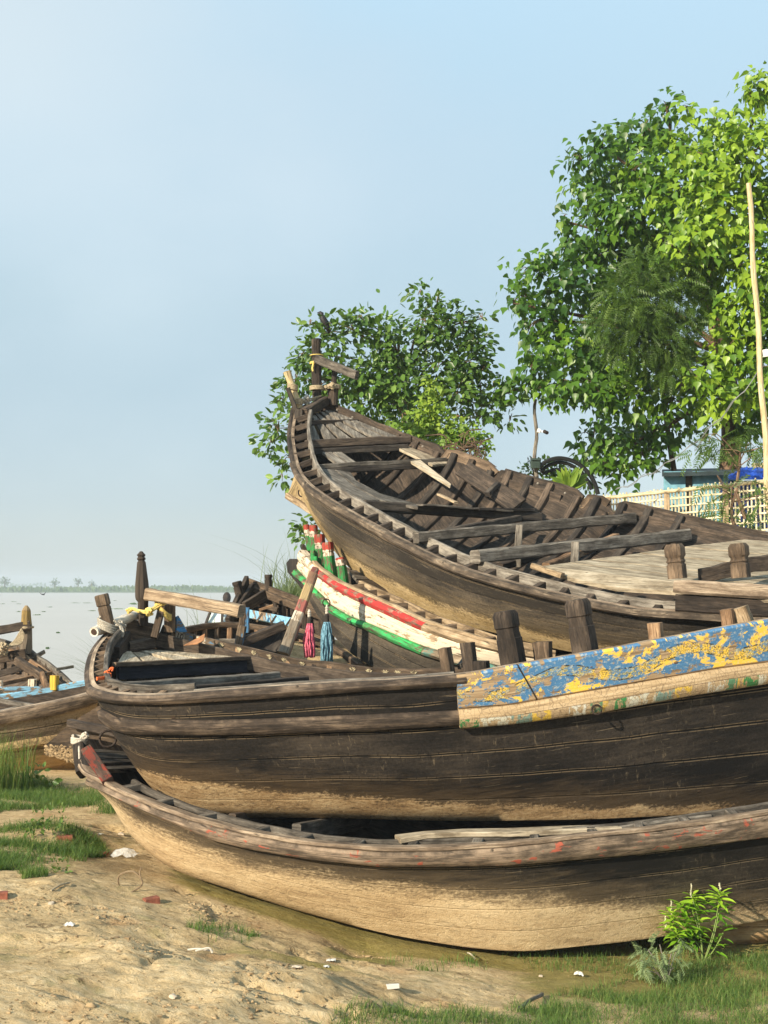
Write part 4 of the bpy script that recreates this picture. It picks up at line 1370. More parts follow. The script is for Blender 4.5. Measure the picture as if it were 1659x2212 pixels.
# stern deck
planks(P(1168, 1222, 12.12), P(1800, 1296, 11.1), P(2300, 1222, 12.7), P(1610, 1164, 13.95), 9, 0.035, M['wood_pale'], b4, 'stern_deck', 0.006, 0.004)
mb = MB()
q = [P(*p) for p in ((1158, 1223, 12.06), (1168, 1222, 12.1), (1800, 1297, 11.08), (1700, 1296, 11.0), (1560, 1288, 11.2), (1452, 1277, 11.45), (1330, 1269, 11.68), (1240, 1250, 11.9))]
mb.slab(q if (q[1] - q[0]).cross(q[-1] - q[0]).z > 0 else q[::-1], 0.035, V((1, -.5, 0)))
mb.build('stern_deck', M['wood_pale'], b4)
part_beam('deck_edge', P(1150, 1222, 12.08), P(1215, 1244, 11.9), 0.06, 0.05, M['wood_tan'], b4)
part_beam('loose_plank', P(1512, 1246, 11.6), P(1700, 1204, 11.9), 0.05, 0.13, M['wood_dark'], b4, jit=.02)
i0 = h4.station_px(1450)
pts = [h4.G[i] + UP * 0.07 - h4.o * .01 for i in range(i0, h4.n)]
rail(pts, 0.06, 0.14, M['wood_dark'], b4, 'wash_board')
pts = [h4.G[i] + UP * 0.20 + h4.o * .01 for i in range(i0, h4.n)]
rail(pts, 0.11, 0.115, M['rail_worn'], b4, 'wash_board_cap', sc=[.86] + [1] * (len(pts) - 1))
for (bx_, by, tx, ty, w, Y) in ((1464, 1250, 1456, 1175, .135, 11.42), (1601, 1248, 1594, 1174, .135, 11.35)):
    mb = MB()
    carved_post(mb, P(bx_, by, Y), P(tx, ty, Y), w, w, V((0.7, 1, 0.1)), [(0, 1), (.40, .98), (.42, .86), (.46, .86), (.48, .97), (.52, .97), (.54, .88), (.60, .88), (.66, 1.05), (.90, 1.06), (1, .8)])
    mb.build('mooring_post', M['wood_brown'], b4)
# bow furniture
part_beam('bow_block', P(655, 893, 16.1), P(702, 866, 16.62), 0.11, 0.12, M['wood_dark'], b4)
part_beam('bow_post', P(684, 866, 16.6), P(683, 732, 16.6), 0.105, 0.095, M['wood_dark'], b4, V((0.6, 1, .1)), .25)
part_beam('bow_post', P(719, 876, 16.65), P(720, 828, 16.65), 0.12, 0.09, M['wood_dark'], b4, V((0.6, 1, .1)), .2)
part_beam('bow_post', P(721, 832, 16.65), P(723, 798, 16.65), 0.06, 0.06, M['wood_dark'], b4, V((0.6, 1, .1)), .3)
part_beam('cross_beam', P(683, 775, 16.52), P(771, 811, 16.0), 0.055, 0.10, M['wood_grey'], b4)
part_beam('stem_head', P(646, 905, 16.15), P(621, 838, 16.1), 0.06, 0.07, M['wood_black'], b4, V((0, 1, .1)), taper=.8)
part_beam('stem_head', P(646, 918, 16.1), P(646, 885, 16.1), 0.10, 0.09, M['wood_black'], b4, V((0, 1, .1)))
mb = MB()
mb.slab([P(676, 1112, 15.7), P(618, 1073, 16.2), P(621, 1066, 16.25), P(628, 1050, 16.3), P(640, 1010, 16.5), P(662, 1030, 16.1)], 0.08, V((1, 0, -.6)), 0, V((-.55, -1, -.1)))
stem4 = mb.build('stem_plank', M['hull_top'], b4)
part_beam('batten', P(620, 1071, 16.1), P(676, 1106, 15.6), 0.05, 0.07, M['wood_tan'], stem4)
ring(P(652, 1064, 15.75), 0.045, 0.009, V((-.5, -1, 0)), M['iron'], stem4)
mb = MB()
pl = [P(647, 882, 16.25).lerp(P(620, 802, 16.2), i / 12) for i in range(13)]
mb.tube(pl, 0.042, 10, scale=[1, 1, 1, 1.1, 1, 1, .98, 1.12, 1, 1, 1, 1.1, 1.15])
tag(mb.build('bamboo_pole', M['bamboo']), 'short tan bamboo stub roped upright at the raised bow of the topmost boat', 'bamboo pole')
mb = MB()
for k in range(4):
    coil(mb, P(632, 842 - k * 3.2, 16.22), P(633, 839 - k * 3.2, 16.22), 0.058, 1.05, .010, .05)
    coil(mb, P(643, 874 - k * 3.2, 16.25), P(643, 871 - k * 3.2, 16.25), 0.06, 1.05, .010, .05)
for k in range(3):
    coil(mb, P(684, 842 - k * 3, 16.6), P(684, 840 - k * 3, 16.6), 0.08, 1.05, .010, .05)
    coil(mb, P(720, 840 - k * 3, 16.65), P(720, 838 - k * 3, 16.65), 0.085, 1.05, .010, .05)
knot(mb, P(718, 834, 16.52), .045, .011, 21, 18)
knot(mb, P(703, 838, 16.6), .03, .011, 22, 18)
strand(mb, [P(648, 872, 16.2), P(665, 868, 16.4), P(690, 858, 16.55)], .010)
strand(mb, [P(648, 868, 16.2), P(668, 862, 16.4), P(694, 855, 16.55)], .010)
tag(mb.build('rope', M['rope_tan']), 'tan ropes wound round the bow posts of the topmost boat', 'rope', 'ropes tied on the boats')
mb = MB()
knot(mb, P(661, 864, 16.35), .05, .016, 31, 18)
tag(mb.build('cloth', M['rope_white']), 'white rag bundled by the raised bow of the topmost boat', 'cloth')
mb = MB()
for k in range(2):
    coil(mb, P(684, 786 - k * 2.5, 16.6), P(684, 784 - k * 2.5, 16.6), .078, 1.05, .008, .04)
coil(mb, P(684, 768, 16.6), P(684, 767, 16.6), .078, 1.05, .006, .04)
strand(mb, [P(677, 785, 16.52), P(675, 795, 16.52), P(676, 802, 16.52)], .012)
tag(mb.build('rope', M['rope_yellow']), 'yellowed cord round the tall bow post of the topmost boat', 'rope', 'ropes tied on the boats')

# ================================================================== boats at the back left
b5 = thing('wooden_boat', 'brown weathered boat at the left edge beyond the grass with light blue inner rail', 'boat', P(60, 1650, 15.0))
G5 = [(-250, 1570, 14.2), (-100, 1553, 14.3), (0, 1537, 14.4), (89, 1520, 14.5), (150, 1507, 14.6), (199, 1495, 14.75), (232, 1483, 15.1)]
K5 = [(-250, 1690, 14.6), (-100, 1690, 14.7), (0, 1688, 14.85), (70, 1685, 14.95), (140, 1675, 15.1), (195, 1640, 15.2), (232, 1580, 15.3)]
F5 = [P(*p) + V((.2, w, .10)) for p, w in zip(G5, (1.3, 1.3, 1.3, 1.25, 1.1, .8, .3))]
h5 = Hull(G5, K5, F5, th=.04)
h5.build([M['hull_far'], M['inside'], M['rail_worn']], b5, [(-250, 1652), (0, 1640), (60, 1636), (140, 1622), (200, 1590)])
mb = MB()
h5.strip(mb, 0, h5.n - 1, 0.0, 0.13, .05)
mb.build('gunwale', M['rail_worn'], b5)
mb = MB()
h5.strip(mb, 0, 30, [(-250, 1620), (0, 1606), (125, 1586), (200, 1570)], [(-250, 1640), (0, 1624), (125, 1602), (200, 1586)], .05)
mb.build('rub_rail', M['hull_far'], b5)
rail([f + UP * .02 for f in h5.F[:33]], .06, .085, M['p_ltblue'], b5, 'inner_rail')
part_beam('loose_plank', P(-40, 1545, 14.9), P(62, 1523, 15.0), .10, .03, M['wood_grey'], b5)
part_beam('cross_beam', P(-20, 1488, 15.6), P(92, 1486, 15.7), .06, .04, M['p_ltblue'], b5)
part_beam('loose_plank', P(0, 1513, 15.2), P(72, 1526, 14.75), .05, .05, M['wood_grey'], b5)
part_beam('post', P(70, 1500, 15.7), P(70, 1467, 15.7), .08, .08, M['p_white'], b5, V((0, 1, .1)))
part_beam('post', P(1, 1500, 15.7), P(1, 1470, 15.7), .05, .06, M['p_white'], b5, V((0, 1, .1)))
part_beam('post', P(117, 1490, 15.7), P(118, 1459, 15.7), .08, .08, M['p_yellow'], b5, V((0.4, 1, .1)))

b8 = thing('wooden_boat', 'brown boat at the left edge with ochre topped bow post, behind the light blue rail', 'boat', P(60, 1560, 17))
G8 = [(-250, 1475, 15.95), (-100, 1485, 16.0), (0, 1492, 16.05), (70, 1497, 16.15), (120, 1497, 16.35), (156, 1489, 16.75)]
K8 = [(-250, 1590, 16.3), (-100, 1590, 16.35), (0, 1590, 16.4), (70, 1585, 16.45), (115, 1560, 16.5), (150, 1530, 16.8)]
F8 = [(-250, 1345, 17.9), (-80, 1372, 17.8), (40, 1402, 17.6), (78, 1424, 17.45), (115, 1449, 17.2), (156, 1486, 16.85)]
h8 = Hull(G8, K8, F8, th=.04)
h8.build([M['hull_far'], M['inside_brown'], M['wood_brown']], b8)
fl = h8.F
rail([f + UP * .03 for f in fl], .05, .07, M['wood_grey'], b8, 'far_gunwale')
rail([f - h8.o * (-0.14) - UP * .05 + V((-.05, 0, 0)) for f in fl[6:]], .04, .09, M['wood_warm'], b8, 'inner_rail')
for k in range(8, len(fl) - 1, 2):
    part_beam('rib', fl[k] + UP * .03, fl[k] + h8.o * .15 - UP * .30, .05, .05, M['wood_brown'], b8, V((1, 0, 0)))
for (a, b, w, hh, mt) in (((38, 1428, 17.0), (92, 1462, 16.6), .10, .10, 'wood_brown'), ((90, 1458, 16.55), (111, 1513, 15.95), .05, .10, 'wood_warm'), ((4, 1477, 16.3), (110, 1454, 16.9), .05, .05, 'wood_warm'),
                          ((-20, 1425, 17.3), (55, 1412, 17.3), .05, .13, 'wood_brown'), ((-20, 1460, 17.0), (60, 1440, 17.0), .05, .08, 'wood_dark')):
    part_beam('loose_plank', P(*a), P(*b), w, hh, M[mt], b8)
mb = MB()
hexpost(mb, [P(57, y, 17.5) for y in (1412, 1350, 1330, 1318, 1314, 1308)], [.075, .07, .058, .052, .042, .014], 8)
bp8 = mb.build('bow_post', M['bands2'], b8)
M['p_yellowpost'] = wood('ochre_paint', (0.06, 0.04, 0.025), (0.22, 0.15, 0.08), (0.42, 0.3, 0.16), paint=(0.42, 0.28, 0.08), chips=.46)
mb = MB()
hexpost(mb, [P(57, y, 17.42) for y in (1349, 1330, 1319)], [.066, .059, .054], 8)
mb.build('post_sleeve', M['p_yellowpost'], bp8)
part_beam('cross_beam', P(-30, 1366, 17.4), P(66, 1350, 17.4), .08, .11, M['wood_dark'], b8)
mb = MB()
mb.slab([P(70, 1415, 17.8), P(84, 1409, 17.8), P(95, 1403, 17.8), P(97, 1409, 17.8), P(86, 1416, 17.8), P(75, 1420, 17.8)][::-1], .05, None, 0, V((0, -1, 0.3)))
mb.build('rudder_blade', M['wood_grey'], b8)
part_beam('tiller', P(120, 1446, 17.0), P(158, 1440, 17.2), .03, .035, M['wood_grey'], b8)
mb = MB()
for k in range(6):
    strand(mb, [P(47 + k, 1358 + 2 * k, 17.35), P(30 + 3 * k, 1385 + k, 17.3), P(5 + 2 * k, 1402 - k, 17.2), P(-10, 1398 + 2 * k, 17.2)], .010)
knot(mb, P(8, 1402, 17.2), .09, .010, 41, 22)
coil(mb, P(57, 1356, 17.45), P(57, 1354, 17.45), .085, 2.2, .012, .05)
tag(mb.build('rope', M['rope_tan']), 'tangle of thin ropes hanging from the yellow-topped bow post at the left edge', 'rope', 'ropes tied on the boats')

# ================================================================== wreck and broken boats behind the middle boat
b6 = thing('wooden_boat', 'dark tilted wreck of a boat seen between the middle boat bow and tricolour boat', 'boat', P(590, 1390, 16.0))
F6 = [(533, 1255, 16.2), (570, 1268, 16.1), (610, 1284, 15.9), (650, 1299, 15.7), (720, 1325, 15.4)]
G6 = [(494, 1348, 14.9), (540, 1366, 14.8), (590, 1385, 14.7), (640, 1400, 14.6), (720, 1420, 14.5)]
K6 = [(500, 1380, 15.4), (545, 1400, 15.3), (600, 1420, 15.2), (650, 1435, 15.1), (725, 1450, 15.0)]
h6 = Hull(G6, K6, F6, th=.04, kf=.5)
h6.build([M['hull_tri'], M['inside'], M['wood_dark']], b6)
rail([f + h6.o * .06 for f in h6.F], .05, .08, M['wood_brown'], b6, 'far_gunwale')
lo = [f + h6.o * .20 - UP * .07 for f in h6.F]
rail(lo, .05, .08, M['wood_brown'], b6, 'inner_rail')
lo2 = [f + h6.o * .26 - UP * .36 for f in h6.F[4:]]
rail(lo2, .04, .14, M['wood_brown'], b6, 'inner_plank')
for k in range(1, len(h6.F) - 1, 3):
    part_beam('rib', h6.F[k] + h6.o * .16 - UP * .03, h6.F[k] + h6.o * .24 - UP * .45, .05, .05, M['wood_dark'], b6, V((1, 0, 0)))
for (a, b, w, hh, mt) in (((533, 1254, 16.0), (492, 1346, 15.0), .05, .12, 'wood_dark'), ((546, 1266, 15.9), (516, 1312, 15.3), .04, .08, 'wood_dark'), ((528, 1312, 15.2), (572, 1285, 15.5), .05, .12, 'wood_dark'),
                          ((560, 1318, 15.2), (590, 1308, 15.2), .03, .03, 'wood_warm'), ((545, 1300, 15.5), (600, 1318, 15.4), .05, .06, 'wood_dark')):
    part_beam('loose_plank', P(*a), P(*b), w, hh, M[mt], b6)
for (bx_, by, tx, ty, w, Y) in ((520, 1290, 511, 1256, .09, 15.6), (580, 1276, 580, 1241, .075, 16.0)):
    mb = MB()
    carved_post(mb, P(bx_, by, Y), P(tx, ty, Y), w, w, V((0.7, 1, 0.1)))
    mb.build('bow_post', M['wood_dark'], b6)

b7 = thing('wooden_boat', 'boat with arched ribbed rail just behind the marked far rail of the middle boat', 'boat', P(600, 1440, 13.5))
far7 = catmull([P(396, 1362, 13.6), P(430, 1355, 13.9), P(483, 1350, 14.1), P(540, 1353, 14.1), (P(600, 1362, 14.0)), P(640, 1372, 13.85), P(690, 1388, 13.6), P(735, 1408, 13.3), P(780, 1440, 12.9)], 4)
ndf = len(far7)
rail(far7, .07, .06, M['wood_brown'], b7, 'gunwale')
rail([p - UP * .16 + V((0, -.05, 0)) for p in far7], .05, .05, M['wood_grey'], b7, 'inner_rail')
for k in range(1, ndf - 1, 2):
    part_beam('rib', far7[k] + UP * .0, far7[k] + V((0, -.05, -.2)), .05, .05, M['wood_warm' if k % 4 == 1 else 'wood_brown'], b7, V((1, 0, 0)))
mb = MB()
vs = []
for p in far7:
    vs += [p + V((0, .05, 0)), p + V((0, .0, -.4)), p + V((0, -.25, -.7)), p + V((0, -.6, -.85))]
fs, uvs = [], []
for i in range(ndf - 1):
    for j in range(3):
        fs.append((i * 4 + j, i * 4 + j + 1, i * 4 + j + 5, i * 4 + j + 4))
        uvs.append([(i * .1, j * .3), (i * .1, j * .3 + .3), (i * .1 + .1, j * .3 + .3), (i * .1 + .1, j * .3)])
mb.add(vs, fs, uvs)
o7 = mb.build('hull', M['inside'], b7)
so = o7.modifiers.new('thickness', 'SOLIDIFY')
so.thickness = 0.04
mb = MB()
mb.slab([P(536, 1334, 13.7), P(536, 1316, 13.8), P(640, 1336, 13.4), P(640, 1356, 13.3)], .04, V((1, 0, -.15)), 0, V((0, -1, .25)))
mb.build('painted_board', M['p_ltblue'], b7)
for px in (560, 590, 622):
    part_beam('board_stripe', P(px - 5, 1337 + (px - 536) * .19, 13.5 - (px - 536) * .004), P(px + 6, 1321 + (px - 536) * .19, 13.6 - (px - 536) * .004), .02, .02, M['p_redworn'], b7, V((0, 1, 0)))
part_beam('post', P(522, 1366, 13.2), P(526, 1314, 13.2), .06, .07, M['wood_brown'], b7, V((0, 1, .1)))
part_beam('post', P(534, 1366, 13.2), P(534, 1312, 13.2), .04, .06, M['p_blue'], b7, V((0, 1, .1)))
part_beam('post', P(515, 1400, 12.6), P(524, 1352, 12.6), .075, .08, M['p_bluebrown'], b7, V((0, 1, .1)))
mb = MB()
mb.slab([P(514, 1398, 12.7), P(520, 1380, 12.75), P(565, 1358, 12.85), P(605, 1346, 12.9), P(612, 1362, 12.9), P(606, 1406, 12.7), P(560, 1416, 12.6)][::-1], .25, V((1, 0, .3)), 0, V((0, -1, .1)))
mb.build('transom_box', M['wood_black'], b7)
part_beam('transom_rail', P(516, 1390, 12.6), P(612, 1352, 12.8), .08, .085, M['wood_dark'], b7)
# leaning tricolour pole with its tassel
mb = MB()
carved_post(mb, P(613, 1414, 12.3), P(682, 1228, 12.7), .085, .085, V((0.2, 1, .3)), [(0, 1.15), (.3, 1.12), (.5, 1.0), (.93, .95), (.94, .8), (1, .7)])
mb.build('painted_post', M['bands2'], b7)
tag(b7, None)


def tassel(name, label, top, L, rad, col, seed, hookr):
    rr = random.Random(seed)
    m = M.get('iron')
    t = thing(name, label, 'tassel', top - UP * L, 'yarn tassels hanging on the boats')
    n = NT(name + '_yarn')
    u, v, _ = n.sep(n.uv())
    mt = n.principled(n.mix(n.rng(n.noise(n.comb(n.m('MULTIPLY', u, 3), v), 9, 4), .35, .65), mulc(col, .55), tuple(min(1, c * 1.35 + .06) for c in col)), .95)
    mb = MB()
    for k in range(46):
        a = rr.uniform(0, 6.28)
        q = rr.uniform(.25, 1) ** .6
        ph = rr.uniform(0, 6)
        path = []
        for i in range(7):
            s = i / 6
            r_ = rad * q * (0.45 + .75 * math.sin(min(1, s * 1.15) * 1.8) - .18 * s)
            w = .006 * math.sin(ph + s * 7)
            path.append(top - UP * (L * (.30 + .70 * s * rr.uniform(.97, 1.03))) + V((math.cos(a) * r_ + w, math.sin(a) * r_, 0)))
        mb.tube(path, .0065, 4)
    mb.build('yarn', mt, t, smooth=180)
    mb = MB()
    mb.tube([top - UP * L * s for s in (.16, .19, .22, .27, .30, .33)], rad * .48, 8, scale=[.5, .9, .8, .95, .8, 1.1])
    mb.build('knot', M['wood_black'], t, smooth=180)
    mb = MB()
    mb.tube([top, top - UP * L * .17], .007, 5)
    for i in range(3):
        mb.blob(top - UP * L * (.06 + .04 * i), .018, rings=4, seg=7)
    mb.build('bead_string', M['rope_white'], t, smooth=180)
    return t


tassel('tassel', 'pink yarn tassel hanging from the leaning painted post', P(668, 1316, 12.45), .425, .047, (0.50, 0.075, 0.13), 1, 0)
tassel('tassel', 'blue-grey yarn tassel hanging from a ring on the green rail', P(706, 1306, 12.95), .54, .055, (0.09, 0.22, 0.30), 2, 0)
ring(P(705, 1302, 13.0), .035, .006, V((.3, -1, 0)), M['iron'], b3)

# small boat with windshield out on the water
YM = 64.0
bm = thing('motor_boat', 'small boat with pale framed windshield moored behind the dark wreck', 'boat', P(470, 1398, YM))
M['glass'] = plain('hazy_glass', (0.62, 0.68, 0.66), 0.25, 0.08, 5)
mb = MB()
mb.slab([P(447, 1350, YM), P(478, 1350, YM), P(480, 1318, YM + .6), P(458, 1317, YM + .6)], .06, None, 0, V((0, -1, .2)))
mb.slab([P(480, 1350, YM), P(496, 1350, YM), P(500, 1322, YM + .6), P(482, 1318, YM + .6)], .06, None, 0, V((0, -1, .2)))
ws = mb.build('windshield', M['glass'], bm)
for a, b in (((443, 1352), (457, 1314)), ((479, 1352), (481, 1316)), ((457, 1315), (502, 1321)), ((443, 1351), (500, 1352))):
    part_beam('frame', P(a[0], a[1], YM - .15), P(b[0], b[1], YM + .3), .12, .10, M['iron'], ws)
gm = [P(425, 1356, YM + 1.2), P(440, 1354, YM - .3), P(475, 1352, YM - .8), P(510, 1352, YM - .9), P(560, 1352, YM - .9)]
km = [p + V((.3, .5, -1.25)) for p in gm]
fm = [p + V((.2, w, 0)) for p, w in zip(gm, (.3, 1.6, 2.2, 2.4, 2.4))]
hm = Hull(gm, km, fm, th=.08)
hm.build([M['p_white'], M['inside'], M['wood_grey']], bm)
mb = MB()
c = P(490, 1291, YM)
mb.blob(c, .24, rings=6, seg=10, squash=(.8, 1, 1.1))
mb.tube([c - UP * .16, c - UP * .75], .09, 8)
mb.tube([P(484, 1306, YM), P(503, 1304, YM)], .05, 6)
mb.tube([P(502, 1321, YM), P(503, 1304, YM)], .04, 6)
mb.build('search_lamp', M['iron'], bm)
# ------------------------------------------------------------------ terrain
WATER = -0.5


def gbase(x, y):
    b = interp([(-6, .78), (-3, .60), (-2.2, .53), (-1.57, .42), (-.94, .26), (-.38, .13), (.16, .02), (.87, -.08), (2, -.13), (6, -.1)], x)
    b += .17 * sstep(9.5, 7.2, y) * sstep(-2.4, 0.2, x)
    b += -.10 * sstep(11, 13.5, y) * sstep(-2.0, -3, x)
    b += 1.7 * sstep(-2.2, -1.0, x) * sstep(11.6, 13.2, y)
    b += 1.45 * sstep(0.3, 2.4, x) * sstep(14.2, 16.6, y)
    drop = max(sstep(15.2, 19, y) * sstep(-1.4, -2.4, x), sstep(16.5, 20.5, y) * sstep(1.2, -.6, x), sstep(40, 60, y))
    b = lerp(b, -1.6, drop)
    if y > 400:
        b = lerp(b, -.2 + .15 * sstep(565, 600, y), sstep(555, 563, y + x * .055 + 6))
    return b


FEAT = []          # (x, y, radius, height)


def hit(px, py, fn=gbase):
    Y = 4.0
    while Y < 60:
        p = P(px, py, Y)
        if p.z < fn(p.x, p.y):
            break
        Y += .02
    return p


for (px, py, r, h) in ((398, 1926, .06, -.10), (238, 1789, .10, -.16), (787, 2050, .22, -.07), (540, 2150, .45, .07), (250, 2075, .5, .05), (430, 1975, .16, .03),
                       (120, 1935, .3, .04), (150, 1810, .35, .05), (205, 1835, .25, -.05), (1000, 2130, .5, .03), (60, 2150, .5, .03), (700, 2150, .3, .04)):
    q = hit(px, py)
    FEAT.append((q.x, q.y, r, h))


def gh(x, y):
    z = gbase(x, y)
    if y < 20:
        p = V((x, y, 0))
        if y < 13:
            for (fx, fy, r, h) in FEAT:
                d2 = ((x - fx) ** 2 + (y - fy) ** 2) / (r * r)
                if d2 < 6:
                    z += h * math.exp(-d2)
        z += .0045 * noise.fractal(p * 17, .7, 2.1, 3) if y < 12 else 0
        z += .034 * noise.fractal(p * 1.0, 1.0, 2.1, 3)
        if y < 12.5:
            w = V((x * .8 + y * .9, y * 2.2 - x * 1.2, 2.0))
            rg = 1 - abs(noise.noise(w * 1.3))
            k = sstep(1.2, -.6, x) * sstep(9.9, 8.4, y) + .25
            z += k * .042 * (rg ** 3 - .3)
            z += k * .013 * noise.fractal(V((x * 6, y * 11, 1)), .7, 2.1, 4)
            e = noise.noise(V((x * 2.2 + y * .6, y * 5.5 - x * .8, 9.0)) + noise.noise_vector(p * 2) * .5)
            z -= k * .06 * max(0, .10 - abs(e)) / .10 * sstep(-.1, .4, noise.noise(p * 1.4 + V((7, 3, 2))))
            z -= k * .02 * max(0, noise.noise(p * 2.6 + V((4, 1, 7))) - .28) * 3
    return z


def axis(lo, hi, step, a, b, grow=1.22):
    v = list(np.arange(lo, hi + 1e-6, step))
    s, x = step, hi
    while x < b:
        s *= grow
        x += s
        v.append(min(x, b))
    s, x = step, lo
    while x > a:
        s *= grow
        x -= s
        v.insert(0, max(x, a))
    return v


xs = axis(-3.3, 3.2, .024, -1300, 1300)
ys = axis(5.9, 11.6, .026, -25, 1400, 1.12)
nx, ny = len(xs), len(ys)
gv = np.zeros((nx * ny, 3))
moss = np.zeros(nx * ny)
damp = np.zeros(nx * ny)
kx = [p.x for p in h1.K]
ky = [p.y for p in h1.K]
for j, y in enumerate(ys):
    for i, x in enumerate(xs):
        k = j * nx + i
        gv[k] = (x, y, gh(x, y))
        if y < 12 and -4 < x < 4:
            cy = np.interp(x, kx, ky)
            d = cy - y
            if d > -.6:
                w = math.exp(-(max(0, d) / .34) ** 2) * sstep(-2.0, -1.0, x)
                w = max(w, .8 * math.exp(-((x + .14) ** 2 + (y - 9.2) ** 2) / .09), .7 * sstep(.4, 1.2, x) * sstep(8.3, 9.0, y))
                w = max(w, .55 * math.exp(-((x + .5) ** 2 / .5 + (y - 8.5) ** 2 / .06)))
                moss[k] = w
            damp[k] = math.exp(-((x + 2.0) ** 2 / .12 + (y - 10.2) ** 2 / .16))
idx = np.arange(nx * ny).reshape(ny, nx)
gf = np.stack([idx[:-1, :-1], idx[:-1, 1:], idx[1:, 1:], idx[1:, :-1]], -1).reshape(-1, 4)


def ground_mat():
    n = NT('dried_mud_ground')
    p = n.pos()
    x, y, z = n.sep(p)
    a = n.noise(p, .9, 6, .6)
    b = n.noise(n.map(p, (1, 2.1, 1), (0, 0, 0), (0, 0, .5)), 5.5, 8, .7, .4)
    c = n.noise(p, 38, 6, .7)
    f = n.m('ADD', n.m('MULTIPLY', a, .30), n.m('ADD', n.m('MULTIPLY', b, .42), n.m('MULTIPLY', c, .32)))
    col = n.ramp(f, [(.36, (.20, .13, .06)), (.45, (.41, .29, .148)), (.54, (.57, .42, .23)), (.66, (.70, .56, .35))])
    # rusty clay patches
    r = n.noise(n.map(p, (1, 1, 1), (5, 2, 0)), 1.9, 4, .6)
    col = n.mix(n.m('MULTIPLY', n.rng(r, .56, .70), .5), col, (.34, .17, .07))
    # crumbly dark clods
    cl = n.noise(n.map(p, (1, 1.7, 1), (2, 6, 0)), 9, 9, .78, .6)
    clm = n.m('MULTIPLY', n.rng(cl, .55, .62), n.rng(n.noise(n.map(p, (1, 1.6, 1), (9, 0, 0)), 2.4, 3), .45, .55))
    col = n.mix(n.m('MULTIPLY', clm, .75), col, (.10, .065, .035))
    # small dark pits and nicks drawn out along the slope
    pt_ = n.noise(n.map(p, (26, 62, 1), (3, 1, 0), (0, 0, .35)), 1, 5, .62, .5)
    ptm = n.m('MULTIPLY', n.rng(pt_, .61, .68), n.rng(n.noise(n.map(p, (1, 1, 1), (2, 2, 0)), 3.1, 4), .40, .58))
    col = n.mix(n.m('MULTIPLY', ptm, .75), col, (.12, .075, .025))
    # moss and algae
    ms = n.m('ADD', n.attr('moss'), n.m('MULTIPLY', n.m('SUBTRACT', b, .5), .9))
    ms = n.m('MULTIPLY', n.rng(ms, .25, .62), n.rng(n.attr('moss'), .03, .2))
    mc = n.mix(n.noise(p, 16, 7, .72), (.085, .080, .010), (.27, .235, .055))
    col = n.mix(n.m('MULTIPLY', ms, .80), col, mc)
    col = n.mix(n.m('MULTIPLY', n.attr('damp'), .6), col, (.08, .055, .025))
    g2 = n.noise(n.map(p, (1, 1, 1), (1, 7, 0)), 2.6, 6, .65)
    col = n.mix(n.m('MULTIPLY', n.rng(g2, .56, .66), .40), col, (.21, .20, .075))
    # far bank and bed
    col = n.mix(n.rng(y, 300, 400), col, (.10, .14, .05))
    h = n.m('ADD', n.m('MULTIPLY', b, .5), n.m('ADD', n.m('MULTIPLY', c, .22), n.m('SUBTRACT', n.m('MULTIPLY', cl, .55), n.m('MULTIPLY', ptm, .6))))
    return n.principled(col, .95, n.bump(h, 1.0, .05), .15)


g = fast_mesh('ground', gv, gf, 4, ground_mat(), {'moss': moss, 'damp': damp})
g['kind'] = 'structure'


def gz(x, y):
    return gh(x, y)


def ghit(px, py):
    return hit(px, py, gh)


# river
n = NT('silty_river_water')
p = n.pos()
w1 = n.noise(n.map(p, (.5, 1.6, 1)), 1.2, 5, .6)
w2 = n.noise(n.map(p, (.02, .09, 1)), 1, 4, .6)
wc = n.mix(w2, (.41, .385, .35), (.49, .46, .42))
wm = n.principled(wc, .38, n.bump(w1, .45, .12), .28, IOR=1.33)
mb = MB()
mb.add([V((-1300, 14, WATER)), V((1300, 14, WATER)), V((1300, 1390, WATER)), V((-1300, 1390, WATER))], [(0, 1, 2, 3)], [[(0, 0)] * 4])
o = mb.build('river', wm, loc=(0, 0, 0))
o['kind'] = 'structure'

# ------------------------------------------------------------------ leaves
HEART = (np.array([(0, 0, 0), (.36, .10, .03), (.42, .34, .05), (.17, .70, .03), (0, 1.12, -.03), (0, .42, -.05), (-.36, .10, .03), (-.42, .34, .05), (-.17, .70, .03)]),
         np.array([(0, 1, 2, 5), (5, 2, 3, 4), (0, 5, 7, 6), (5, 4, 8, 7)]))
OVAL = (np.array([(0, 0, 0), (.22, .22, .05), (.27, .52, .07), (.15, .84, .04), (0, 1.0, -.02), (0, .5, -.03), (-.22, .22, .05), (-.27, .52, .07), (-.15, .84, .04)]),
        np.array([(0, 1, 2, 5), (5, 2, 3, 4), (0, 5, 7, 6), (5, 4, 8, 7)]))
LANCE = (np.array([(0, 0, 0), (.12, .25, .03), (.16, .45, .03), (.09, .75, .0), (0, 1.0, -.12), (0, .5, -.02), (-.12, .25, .03), (-.16, .45, .03), (-.09, .75, 0)]),
         np.array([(0, 1, 2, 5), (5, 2, 3, 4), (0, 5, 7, 6), (5, 4, 8, 7)]))


def frond_template(nl=7, L=1.0):
    vs, fs = [], []
    for i in range(nl):
        t = (i + .6) / nl
        for s in (-1, 1):
            b = np.array((0, t * L, -.12 * t * t))
            w = .30 * (1 - .45 * t)
            tip = b + np.array((s * w, .16, -.10 - .06 * t))
            m = (b + tip) / 2
            q = len(vs)
            vs += [b, m + np.array((s * .012, .062, .01)), tip, m + np.array((-s * .01, -.058, .01))]
            fs.append((q, q + 1, q + 2, q + 3))
    q = len(vs)
    vs += [np.array((-.006, 0, 0)), np.array((.006, 0, 0)), np.array((.004, L, -.12)), np.array((-.004, L, -.12))]
    fs.append((q, q + 1, q + 2, q + 3))
    return np.array(vs), np.array(fs)


FROND = frond_template()


